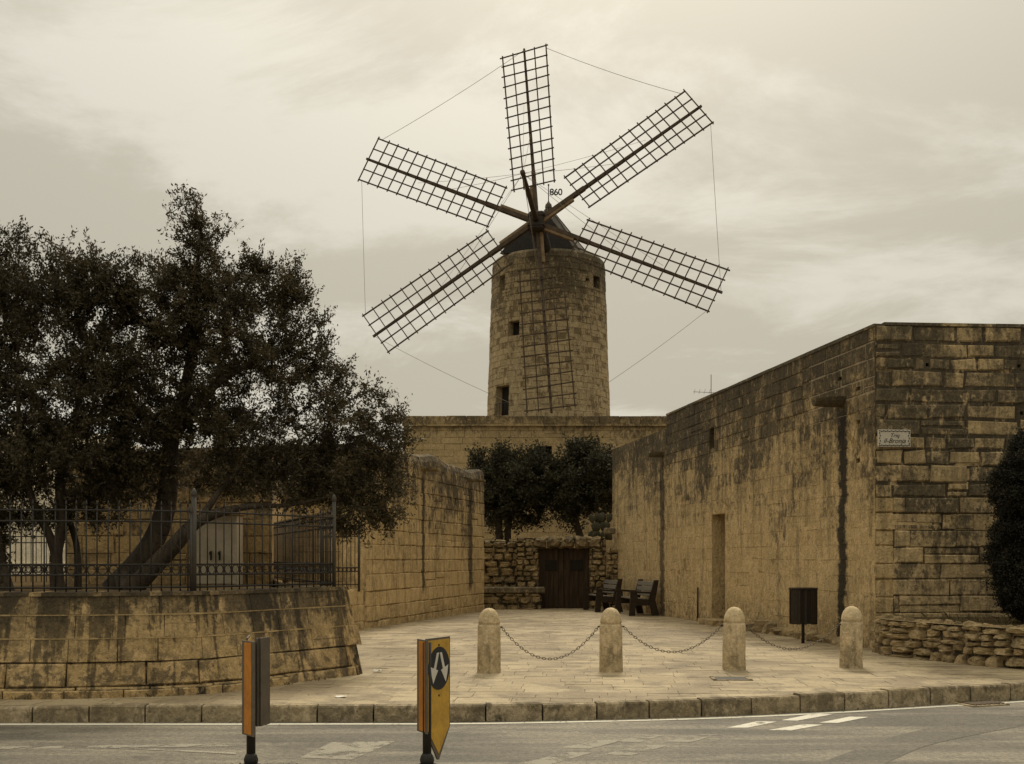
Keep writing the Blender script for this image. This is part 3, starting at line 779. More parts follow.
# ------------------------------------------------------------------ left building
def P_lb(s, z, off):   # s=0 near end, runs away from the camera
    d = Vector((.2444, .9697)); n = Vector((.9697, -.2444)); p = Vector((-3.33, 24.9)) + d * (s - 2.0) + n * off + Vector((0, 0)); 
    return Vector((p.x, p.y, z))
lb = thing('stone_outbuilding', 'honey stone building with rounded broken parapet and rain spouts on the left of the plaza', 'building', (-4, 30, 0))
mb = MB(); r = random.Random(41); LE = 12.5
ashlar(mb, P_lb, 2.0, LE - .45, even(-.1, 4.1, .36, r, .03), (.35, .85), (), .022, .016, .012, .014, .014, 42, .5)
def wavy(s): return 4.42 + .07 * math.sin(s * 1.1) + .035 * math.sin(s * 2.7 + 1)
for i in range(24):   # uneven top course, rounded back
    a = 2.0 + (LE - 2.45) * i / 24; b = 2.0 + (LE - 2.45) * (i + 1) / 24
    vs = []; at_ = []; t = R.random()
    for q in (a, b):
        hh = wavy(q)
        for z, o in [(4.09, 0.004), (hh - .2, -.01), (hh - .06, -.06), (hh, -.16), (hh - .02, -.6)]: vs.append(P_lb(q, z, o)); at_.append((q, z, t))
    mb.add(vs, [(k, 5 + k, 6 + k, 1 + k) for k in range(4)], at_)
# chamfered far corner
A, B = P_lb(LE - .45, 0, 0), P_lb(LE, 0, -.40)
Pch = path_fn([(A.x, A.y), (B.x, B.y)], 0, 0, 1)
ashlar(mb, Pch, 0, Pch.L, even(-.1, 4.1, .36, random.Random(41), .02), (.3, .6), (), .014, .014, .008, .010, .01, 43, .5)
mb.add([Pch(0, 4.1, 0), Pch(Pch.L, 4.1, 0), Pch(Pch.L, 4.42, -.2), Pch(0, 4.42, -.15)], [(0, 1, 2, 3)])
E1 = P_lb(LE, 4.1, -.40); E2 = P_lb(LE, 4.1, -5.0); N1 = P_lb(2.0, 4.1, 0); N2 = P_lb(2.0, 4.1, -5.0)
for a, b in ((E1, E2), (N2, N1), (E2, N2)):
    mb.add([Vector((a.x, a.y, -.2)), Vector((b.x, b.y, -.2)), Vector((b.x, b.y, 4.3)), Vector((a.x, a.y, 4.3))], [(0, 1, 2, 3)])
mb.add([P_lb(2.0, 4.28, -.3), P_lb(LE, 4.28, -.3), P_lb(LE, 4.28, -5), P_lb(2, 4.28, -5)], [(0, 1, 2, 3)])
kid(mb, 'wall', M_left, lb)
mb = MB()
ashlar(mb, P_lb, -1.6, 1.99, even(-.1, 1.0, .36, r, .02), (.4, .8), (), .014, .012, .008, .010, .008, 46, .5)
mb.add([P_lb(-1.6, 1.0, -.004), P_lb(1.99, 1.0, -.004), P_lb(1.99, 1.0, -.6), P_lb(-1.6, 1.0, -.6)], [(0, 1, 2, 3)])
mb.add([P_lb(-1.6, -.1, 0), P_lb(-1.6, 1.0, 0), P_lb(-1.6, 1.0, -.6), P_lb(-1.6, -.1, -.6)], [(0, 1, 2, 3)])
o = kid(mb, 'low_wall', M_left, lb)
spout(6.1, 4.10, P_lb, lb, M_left, .42, .2); spout(10.35, 4.08, P_lb, lb, M_left, .5, .14)

# ------------------------------------------------------------------ retaining wall on the left, yard on top
rp = catmull([(-16, 12.0), (-9, 12.0), (-5.61, 12.06), (-4.55, 12.16), (-3.65, 12.46), (-3.22, 12.88), (-2.6, 13.82), (-1.93, 14.82)], 10)
rp2 = rp + [(-2.35, 15.35), (-3.3, 17.2), (-4.3, 21.0)]
Pr = path_fn(rp2, .22, .15, 1)
rw = thing('retaining_wall', 'battered stone retaining wall streaked with black stains under the iron fence', 'wall', (-6, 12.5, 0))
mb = MB(); cs = [(-.06, .27), (.27, .54), (.54, .80), (.80, 1.06), (1.06, 1.31)]
ashlar(mb, Pr, 0, Pr.L, cs[2:], (.40, .58), (), .045, .004, .004, .006, .004, 51, .12, lambda s, z: -2.0 if z > .8 else -1.0)
ashlar(mb, Pr, 0, Pr.L, cs[:2], (.42, .9), (), .05, .016, .008, .016, .01, 52, .12)
for zc in (1.06, .80):
    n_ = int(Pr.L / .2)
    for i in range(n_):
        a, b = Pr.L * i / n_, Pr.L * (i + 1) / n_; hh = .007 + R.uniform(-.002, .003)
        mb.add([Pr(a, zc - hh, .006), Pr(b, zc - hh, .006), Pr(b, zc + hh, .006), Pr(a, zc + hh, .006)], [(0, 1, 2, 3)], [(a, zc, -2.0)] * 4)
def Pr_f(s, z, off): return Pr(s, .0, off + .035) + Vector((0, 0, z))
ashlar(mb, Pr_f, 0, Pr.L - 8.2, [(.08, .245)], (.45, .75), (), .02, .012, .006, .012, .006, 53, .25)
kid(mb, 'wall', M_retain, rw)
top = []
mbt = MB(); n = 160
for i in range(n):
    a, b = Pr.L * i / n, Pr.L * (i + 1) / n
    if a > Pr.L - 5.6: break
    mbt.add([Pr(a, 1.312, .012), Pr(b, 1.312, .012), Pr(b, 1.318, -.42), Pr(a, 1.318, -.42)], [(0, 1, 2, 3)], [(a, 1.3, .3)] * 4)
    mbt.add([Pr(a, 1.27, .012), Pr(b, 1.27, .012), Pr(b, 1.312, .012), Pr(a, 1.312, .012)], [(0, 1, 2, 3)], [(a, 1.3, .3)] * 4)
kid(mbt, 'coping', M_retain, rw)
yd = [Pr(Pr.L * i / 60, 1.24, -.2) for i in range(61)]
mb = MB(); yp = [(p.x, p.y, 1.24) for p in yd] + [(-5.2, 26, 1.2), (-8, 40, 1.2), (-40, 40, 1.2), (-40, 12.5, 1.24), (-16, 12.4, 1.24)]
mb.add(yp, [tuple(range(len(yp)))]); mb.build('yard_ground', M_soil, kind='structure')

# ------------------------------------------------------------------ iron fence
fp = []
Lf = 0
rl = path_fn(rp, .22, .15, 1)
def Pf(s, z, off=0.0): return rl(s, 1.3, -.14 + off) + Vector((0, 0, z - 1.3))
def s_at_px(x):
    best = min(range(1200), key=lambda i: abs(512 + F * Pf(rl.L * i / 1200, 2).x / Pf(rl.L * i / 1200, 2).y - x)); return rl.L * best / 1200
s_p1, s_p2 = s_at_px(194), s_at_px(334)
s_0 = s_at_px(-150)
fn = thing('iron_fence', 'black wrought iron fence with a band of rings on top of the stained retaining wall', 'fence', (-5, 12.5, 1.3))
zr = (1.36, 1.505, 1.625, 2.12, 2.245)
def fence_bay(P, sa, sb, root, gap=.126, zr=zr, tip=.10, mat=None, rings=True):
    mb = MB(); n = max(2, int((sb - sa) / gap)); g = (sb - sa) / n
    for i in range(1, n):
        s = sa + g * i
        mb.tube([P(s, zr[0] - .05), P(s, zr[-1] + tip * .55)], .0085, 6)
        mb.tube([P(s, zr[-1] + tip * .55), P(s, zr[-1] + tip * .75), P(s, zr[-1] + tip * 1.15)], [.010, .013, .002], 6)
    if rings:
        rr_ = (zr[2] - zr[1]) * .44; zc = (zr[1] + zr[2]) / 2
        for i in range(n):
            sc_ = sa + g * (i + .5); rx = min(rr_, g * .44)
            mb.tube([P(sc_ + rx * math.cos(t * math.pi / 6), zc + rr_ * math.sin(t * math.pi / 6)) for t in range(13)], .0075, 5, cap=False)
    kid(mb, 'grille_panel', mat or M_iron, root)
    m = max(2, int((sb - sa) / .25))
    for z in zr:
        mb = MB(); mb.tube([P(sa + (sb - sa) * i / m, z) for i in range(m + 1)], .014, 4); kid(mb, 'rail', mat or M_iron, root)
def post(P, s, z0, z1, root, r=.028, mat=None):
    mb = MB(); mb.tube([P(s, z0), P(s, z1)], r, 8); q = P(s, z1); mb.lathe([(r * .3, -.02), (r * 1.2, .01), (r * 1.35, .035), (r * .9, .07), (r * .2, .10)], q, 8); kid(mb, 'post', mat or M_post, root)
fence_bay(Pf, s_0, s_p1, fn); fence_bay(Pf, s_p1, s_p2, fn)
post(Pf, s_0, 1.3, 2.4, fn); post(Pf, s_p1, 1.3, 2.42, fn, .03); post(Pf, s_p1 - .06, 1.3, 2.22, fn, .02); post(Pf, s_p2, 1.3, 2.46, fn, .026)
# return fence running back into the yard
e = Pf(s_p2, 0); ra, rbk = Vector((e.x, e.y)), Vector(((270 - 512) / F * 20.5, 20.5))
Pr2 = path_fn([tuple(ra), tuple(rbk)], 0, 0, 1); f2 = lambda s, z: Pr2(s, z, 0)
fr = thing('return_fence', 'dark iron railing running back from the corner post into the yard', 'fence', (ra.x, ra.y, 1.3))
fence_bay(f2, .1, Pr2.L, fr); post(f2, Pr2.L, 1.2, 2.4, fr)
ga, gb = Vector(((322 - 512) / F * 22.6, 22.6)), Vector(((359 - 512) / F * 22.9, 22.9))
Pr3 = path_fn([tuple(ga), tuple(gb)], 0, 0, 1); f3 = lambda s, z: Pr3(s, z, 0)
gt = thing('side_gate', 'narrow dark iron gate between the return fence and the left stone building', 'gate', (ga.x, ga.y, 1.0))
fence_bay(f3, 0, Pr3.L, gt, .085, (1.15, 1.42, 1.5, 2.15, 2.30)); post(f3, 0, 1.0, 2.4, gt); post(f3, Pr3.L, 1.0, 2.4, gt)

# yard wall with cabinet, second fence and pale house beyond
yw = thing('yard_wall', 'rough ochre wall behind the trees inside the fenced yard', 'wall', (-6, 19.5, 1.2))
ya, yb = Vector((-8.0, 19.7)), Vector(((272 - 512) / F * 19.6, 19.6))
Py = path_fn([tuple(ya), tuple(yb)], 0, 0, 1); mb = MB()
ashlar(mb, Py, 0, Py.L, even(1.2, 3.6, .3, random.Random(4), .02), (.4, .8), (), .012, .012, .012, .010, .01, 61, .5)
for a, b in ((yb, yb + Vector((-.4, 2.8))), (yb + Vector((-.4, 2.8)), ya + Vector((0, .6))), (ya + Vector((0, .6)), ya)):
    mb.add([(a.x, a.y, 1.1), (b.x, b.y, 1.1), (b.x, b.y, 3.6), (a.x, a.y, 3.6)], [(0, 1, 2, 3)])
mb.add([(ya.x, ya.y, 3.6), (yb.x, yb.y, 3.6), (yb.x - .4, yb.y + 2.8, 3.6), (ya.x, ya.y + .6, 3.6)], [(0, 1, 2, 3)])
kid(mb, 'wall', M_ochre, yw)
yw2 = thing('yard_end_wall', 'shaded stone wall at the back of the yard beside the left building', 'wall', (-5, 25, 1))
mb = MB(); Pe = path_fn([(-6.2, 25.2), (-3.5, 25.0)], 0, 0, 1)
ashlar(mb, Pe, 0, Pe.L, even(.8, 3.9, .33, random.Random(6), .02), (.4, .8), (), .012, .012, .012, .010, .01, 62, .5)
kid(mb, 'wall', M_ochre, yw2)
cb = thing('utility_cabinet', 'pale two door utility cabinet standing against the ochre yard wall', 'cabinet', ((216 - 512) / F * 19.1, 19.1, 1.2))
cx = cb.location.x; mb = MB(); mb.box((cx, 19.3, 1.83), (.74, .42, 1.22), bev=.01); kid(mb, 'body', M_cab, cb)
for sx in (-1, 1):
    mb = MB(); mb.box((cx + sx * .182, 19.08, 1.80), (.345, .02, 1.10), bev=.006); dd = kid(mb, 'door', M_cab, cb)
    mb = MB(); mb.box((cx + sx * .075, 19.055, 1.74), (.03, .03, .16), bev=.006); mb.box((cx + sx * .075, 19.03, 1.78), (.045, .02, .05)); sub(mb, 'handle', M_iron, dd, cb)
mb = MB(); mb.box((cx, 19.27, 2.49), (.84, .56, .09), bev=.01); kid(mb, 'top_slab', M_ochre, cb)
ph = thing('pale_house', 'pale house wall glimpsed through the railings at the far left', 'house', (-18, 34, 0))
mb = MB(); mb.box((-20, 36, 2.6), (14, 6, 6.0), bev=.03); kid(mb, 'wall', M_pale, ph)
mb = MB(); mb.box((-20, 32.97, 1.5), (13.8, .06, .12)); mb.box((-20, 32.97, 3.1), (13.8, .06, .10)); kid(mb, 'string_course', M_pale, ph)
for k in range(1, 3):
    mb = MB(); mb.box((-14.9 - k * 2.6, 32.97, 2.3), (.85, .08, 1.3), bev=.01); kid(mb, 'window', M_hole, ph)
f4 = lambda s, z: Vector((-9.0 + s, 21.5 , z))
bf = thing('far_railing', 'second iron railing seen against the pale house behind the left tree', 'fence', (-9, 21.5, 1.2))
fence_bay(f4, -3.5, 1.0, bf, .10, (1.22, 1.42, 1.56, 2.0, 2.12))

# ------------------------------------------------------------------ garden gate wall at the end of the plaza
YG = 36.5
def P_gw(s, z, off): return Vector((s, YG - off, z))
X = lambda x, d=YG: (x - 512) / F * d
Zp = lambda y, d=YG: EYE + (HY - y) / F * d
gw = thing('garden_gate_wall', 'rubble fieldstone wall closing the end of the plaza around a dark plank gate', 'wall', (X(560), YG, 0))
dh = (X(538.5), X(589.5), -.1, Zp(548))
mb = MB()
rubble(mb, lambda s, z, o: P_gw(s, z, o - .35), X(470), X(517.5), -.05, Zp(541), (.16, .34), (.2, .5), .08, (), 71)
rubble(mb, P_gw, X(516.8), X(606), -.05, Zp(538), (.13, .3), (.18, .5), .08, [dh, (X(533), X(602), Zp(548.5), 9)], 72)
rubble(mb, lambda s, z, o: P_gw(s, z, o + .18), X(606), X(620), -.05, Zp(549), (.13, .3), (.18, .4), .08, (), 75)
for i in range(5):  # lintel of big rounded stones
    a = X(533) + (X(602) - X(533)) * i / 5; b = X(533) + (X(602) - X(533)) * (i + 1) / 5
    lump(mb, P_gw, a, b, Zp(548.6), Zp(537) + R.uniform(-.03, .05), .13, R, R.random())
for (a, b, zt, o) in ((X(470), X(516.5), Zp(541), -.35), (X(517), X(606), Zp(538), 0.0), (X(606), X(620), Zp(549), .18)):
    mb.add([(a, YG - o - .01, zt - .02), (b, YG - o - .01, zt - .02), (b, YG - o + .7, zt - .02), (a, YG - o + .7, zt - .02)], [(0, 1, 2, 3)], -1.0)
    s = a; Pt = lambda s_, z_, o_, zt=zt, o=o: Vector((s_, YG - o + z_, zt - .03 + o_))
    while s < b - .1: w = R.uniform(.2, .5); lump(mb, Pt, s, min(b, s + w), -.02, R.uniform(.3, .5), R.uniform(.05, .1), R, R.random()); s += w
mb.add([(X(517), YG, -.1), (X(517), YG, Zp(538)), (X(517), YG + .5, Zp(538)), (X(517), YG + .5, -.1)], [(0, 1, 2, 3)], .3)
reveal(mb, P_gw, dh, .3, .2, False)
kid(mb, 'wall', M_rubble, gw)
for k in range(2):
    md = MB(); a, b = dh[0] + (dh[1] - dh[0]) * k / 2, dh[0] + (dh[1] - dh[0]) * (k + 1) / 2
    boards(md, P_gw, (a + .01, b - .01, .04, dh[3] - .02), .22, 5, .04); md.add([P_gw(a, .0, -.225), P_gw(b, .0, -.225), P_gw(b, dh[3], -.225), P_gw(a, dh[3], -.225)], [(0, 1, 2, 3)]); lf = kid(md, 'gate_leaf', M_door, gw)
    mk = MB(); zc = (dh[3]) * .72; mk.box(((a + b) / 2, YG + .165, zc), (.42, .02, .34), bev=.004); sub(mk, 'hatch', M_hole, lf, gw)
mb = MB(); mb.box((X(609.5, 36.2), 36.15, Zp(531, 36.2)), (.36, .34, .2), bev=.03); kid(mb, 'end_stone', M_boll, gw)
sb = thing('stone_bench', 'slab topped rubble bench built against the garden wall left of the gate', 'bench', (X(510), 36, 0))
Pb = lambda s, z, o: Vector((s, 35.78 - o, z)); mb = MB()
rubble(mb, Pb, X(470, 35.8), X(541, 35.8), -.05, .56, (.14, .28), (.2, .55), .07, (), 77)
mb.add([(X(541, 35.8), 35.78, -.1), (X(541, 35.8), 36.5, -.1), (X(541, 35.8), 36.5, .56), (X(541, 35.8), 35.78, .56)], [(0, 1, 2, 3)], .3)
kid(mb, 'base', M_rubble, sb)
mb = MB(); mb.box(((X(470, 35.8) + X(545, 35.8)) / 2, 36.08, .655), (X(545, 35.8) - X(470, 35.8), .80, .19), bev=.03, tone=.2); kid(mb, 'seat_slab', M_kerb, sb)

# ------------------------------------------------------------------ mill house
mh = thing('mill_house', 'plain flat roofed stone mill house that the windmill tower rises from', 'building', (1.5, 50, 0))
xa, xb = X(403.5, 46), 8.6; ZT = 7.62
Pm = lambda s, z, o: Vector((s, 46 - o, z)); wh = (X(534.5, 46), X(552, 46), 5.75, Zp(446, 46)); mb = MB()
ashlar(mb, Pm, xa, xb, even(-.2, 7.28, .27, random.Random(3), .015), (.5, .9), [wh], .010, .010, .008, .009, .006, 81, 1)
reveal(mb, Pm, wh, .3, .3, False)
for a, b in (((xa, 46), (xa, 56)), ((xb, 56), (xb, 46)), ((xa, 56), (xb, 56))):
    mb.add([(a[0], a[1], -.2), (b[0], b[1], -.2), (b[0], b[1], 7.28), (a[0], a[1], 7.28)], [(0, 1, 2, 3)])
mb.add([(xa, 46.02, 7.27), (xb, 46.02, 7.27), (xb, 56, 7.27), (xa, 56, 7.27)], [(0, 1, 2, 3)])
kid(mb, 'wall', M_mill, mh)
mb = MB(); s = xa - .03
while s < xb:
    w = R.uniform(.6, 1.0); mb.box((s + w / 2, 46.12, 7.47 + R.uniform(-.01, .012)), (w - .01, .38, .33), bev=.02, tone=R.random()); s += w
for k in range(10): mb.box((xa + .12, 46.8 + k, 7.47), (.36, .98, .33), bev=.02, tone=R.random())
mb.box(((xa + xb) / 2, 45.96, 7.26), (xb - xa + .1, .14, .10), tone=.1)
kid(mb, 'parapet', M_mill, mh)
mb = MB(); mb.add([Pm(wh[0], wh[2], -.28), Pm(wh[1], wh[2], -.28), Pm(wh[1], wh[3], -.28), Pm(wh[0], wh[3], -.28)], [(0, 1, 2, 3)]); wnd = kid(mb, 'window', M_hole, mh)

# ------------------------------------------------------------------ windmill
TX, TY = 1.66, 50.0
def TR(z): return 2.79 - (z - 8.2) * .0345
wm = thing('windmill', 'round stone tower windmill with six bare lattice sails and conical cap', 'windmill', (TX, TY, 0))
def P_t(s, z, off):
    th = s / 2.7; q = TR(z) + off; return Vector((TX + q * math.sin(th), TY - q * math.cos(th), z))
def hole_px(x0, x1, y0, y1, d=47.6):
    def th(x):
        t = 0.0
        for _ in range(40):
            dd = TY - 2.65 * math.cos(t); v = ((x - 512) / F * dd - TX) / 2.65; t = math.asin(max(-.99, min(.99, v)))
        return t * 2.7
    a, b = th(x0), th(x1); dd = TY - 2.65 * math.cos((a + b) / 5.4); return (a, b, Zp(y1, dd), Zp(y0, dd))
holes = [hole_px(498, 510.5, 386, 416), hole_px(508.5, 519.5, 321, 335.5), hole_px(498.5, 503.5, 275, 290), hole_px(594.5, 601, 276, 288), hole_px(586.5, 590.5, 278, 281)]
mb = MB()
ashlar(mb, P_t, -math.pi * 2.7, math.pi * 2.7, even(6.5, 14.75, .26, random.Random(9), .015), (.35, .7), holes, .014, .012, .014, .012, .008, 91, .35)
for h in holes: reveal(mb, P_t, h, .35, .3, False)
n = 64
for k in range(n):   # rounded shoulder
    a, b = 2 * math.pi * 2.7 * k / n, 2 * math.pi * 2.7 * (k + 1) / n; t = R.random()
    pr = [(14.75, 0), (14.98, -.02), (15.10, -.12), (15.15, -.3), (15.15, -1.0)]
    vs = []; at_ = []
    for q in (a, b):
        for z, o in pr: vs.append(P_t(q, z, o)); at_.append((q, z, t))
    mb.add(vs, [(i, 5 + i, 6 + i, 1 + i) for i in range(4)], at_)
kid(mb, 'tower', M_tower, wm)
for i, h in enumerate(holes[:4]):
    mb = MB(); a, b, c, d = h
    mb.add([P_t(a, c, -.33), P_t(b, c, -.33), P_t(b, d, -.33), P_t(a, d, -.33)], [(0, 1, 2, 3)]); w_ = kid(mb, 'window', M_hole, wm)
    if i == 0:
        mb = MB()
        for k in range(6): s = a + (b - a) * k / 5; mb.tube([P_t(s, c - .02, .03), P_t(s, c + .55, .03)], .014, 4)
        mb.tube([P_t(a, c + .55, .03), P_t(b, c + .55, .03)], .02, 4); sub(mb, 'guard_rail', M_iron, w_, wm)
# conical cap with ribs, dark front housing, ball finial and date vane
mb = MB(); n = 24; ap = Vector((TX, TY, 17.62))
prof = [(2.02, 15.10), (1.95, 15.22), (1.28, 16.05), (.66, 16.85), (.11, 17.55)]
mb.lathe([(r_, z - 15.0) for r_, z in prof], (TX, TY, 15.0), 24, smooth=False)
for k in range(12):
    t = 2 * math.pi * (k + .5) / 12
    mb.tube([Vector((TX + (r_ + .015) * math.cos(t), TY + (r_ + .015) * math.sin(t), z)) for r_, z in prof], .035, 4)
cap = kid(mb, 'cap', M_cap, wm)
HUB = Vector((1.0363, 45.5, EYE + 13.8494)); AZ, TI, RO = -.1657, .1976, .6212
nv = Vector((math.sin(AZ) * math.cos(TI), -math.cos(AZ) * math.cos(TI), math.sin(TI)))
rv = Vector((math.cos(AZ), math.sin(AZ), 0)); uv = nv.cross(rv); uv = uv if uv.z > 0 else -uv
mb = MB()   # front housing the shaft comes out of: a broad dark gable
bx = lambda a, b, z: Vector((TX - .12, TY, 0)) + rv * a + Vector((nv.x, nv.y, 0)).normalized() * b + Vector((0, 0, z))
gab = [(-1.78, 15.08), (1.55, 15.08), (1.30, 15.5), (.45, 16.62), (.15, 16.85), (-.55, 16.45), (-1.25, 15.75)]
vs = [bx(a, 1.98 - .55 * (z - 15.1) / 1.7, z) for a, z in gab] + [bx(a * .5, -.2, z) for a, z in gab]; m = len(gab)
mb.add(vs, [tuple(range(m)), tuple(range(m, 2 * m))[::-1]] + [(i, m + i, m + (i + 1) % m, (i + 1) % m) for i in range(m)])
kid(mb, 'cap_front', M_capdark, wm)
mb = MB(); mb.lathe([(.02, 17.45), (.13, 17.5), (.16, 17.64), (.14, 17.76), (.07, 17.84), (.03, 17.92)], (TX, TY, 0), 14); kid(mb, 'finial', M_cap, wm)
mb = MB(); mb.tube([(TX, TY, 17.9), (TX, TY, 18.62)], .022, 6); mb.lathe([(.01, 18.60), (.05, 18.65), (.01, 18.71)], (TX, TY, 0), 8)
vn = kid(mb, 'vane_pole', M_iron, wm)
me = text_mesh('860', .42, .012, 0, .92, .007); me.transform(frame_from(Vector((TX + .34, TY, 18.32)), Vector((1, 0, 0)), Vector((0, -1, 0)))); me.materials.append(M_iron)
o = link('vane_date', me); o.data.transform(Matrix.Translation(-Vector(wm.location))); o.parent = vn
# shaft and poll
mb = MB(); mb.tube([HUB - nv * .1, HUB - nv * 4.4], .30, 12); kid(mb, 'windshaft', M_hub, wm)
mb = MB(); Mh = Matrix((rv, uv, nv)).transposed()
mb.box(HUB, (.62, .80, .70), Mh, bev=.06)
for k in (-1, 1): mb.box(HUB + uv * (.22 * k), (.68, .09, .76), Mh)
kid(mb, 'hub', M_hub, wm)
mb = MB(); bt = HUB + nv * 3.85; mb.tube([HUB + nv * .2, HUB + nv * 2.4, bt], [.12, .10, .075], 10); mb.tube([bt - nv * .06, bt + nv * .12], .10, 8); kid(mb, 'bowsprit', M_sail, wm)
tips = []
RI = {0: 2.08, 1: 1.74, 2: 1.9, 3: 1.9, 4: 2.05, 5: 1.95}
for k in range(6):
    a = RO + k * math.pi / 3; e = rv * math.cos(a) + uv * math.sin(a); t = -rv * math.sin(a) + uv * math.cos(a)
    pitch = (-.078, -.17, -.078, -.05, .02, -.078)[k]; c = t * math.cos(pitch) + nv * math.sin(pitch); nn = e.cross(c)
    H = HUB + nv * (.12 if k % 3 == 0 else (-.08 if k % 3 == 1 else .02))
    mb = MB(); mb.bar(H + e * .2, H + e * 2.4, .165, .19, nv); mb.bar(H + e * 2.4, H + e * 8.25, .135, .14, nv, w2=.085)
    off = t * (-.17 if k % 2 == 0 else .17) * (1 if k < 3 else -1)
    st = kid(mb, 'sail', M_sail, wm)
    mb = MB(); mb.bar(H + off * .85 + e * .25, H + off * .75 + e * 1.75, .13, .15, nv); sub(mb, 'clamp', M_pole, st, wm)
    mb = MB(); hw = .955; Ro, Ri = 8.075, RI[k]; rr_ = random.Random(100 + k); nb = 13
    fr = nn * .07 * (1 if nn.dot(nv) > 0 else -1)
    for q in (-1, -.5, .5, 1):
        w = .041 if abs(q) < .9 else .050
        j0, j1 = rr_.uniform(-.02, .02), rr_.uniform(-.02, .02)
        mb.bar(H + fr + c * (hw * .93 * q + j0) + e * (Ri - .09), H + fr + c * (hw * 1.03 * q + j1) + e * (Ro + .07), w, .05, nn)
    for i in range(nb + 1):
        x = Ri + (Ro - Ri) * i / nb + rr_.uniform(-.03, .03); j = rr_.uniform(-.03, .03)
        hw = .955 * (.93 + .10 * i / nb)
        mb.bar(H + fr * 1.35 - c * (hw + .06 + rr_.uniform(0, .05)) + e * (x - j), H + fr * 1.35 + c * (hw + .06 + rr_.uniform(0, .05)) + e * (x + j), .042, .04, nn)
    sub(mb, 'lattice', M_sail, st, wm)
    tips.append((H + e * 8.2, H + e * 8.0 + c * hw, H + e * 8.0 - c * hw, H + e * 4.2, H + e * 5.6 + c * hw * .2))
def rope(a, b, sag=0.0, r=.010):
    a, b = Vector(a), Vector(b); n = 8; mb = MB(); mb.tube([a.lerp(b, i / n) + Vector((0, 0, -sag * 4 * (i / n) * (1 - i / n))) for i in range(n + 1)], r, 4); kid(mb, 'rope', M_rope, wm)
for k in range(6):
    rope(tips[k][0] if k % 2 else tips[k][1], tips[(k + 1) % 6][2], .10)
    rope(bt, tips[k][3], .04, .008); rope(bt, tips[k][4], .04, .007)

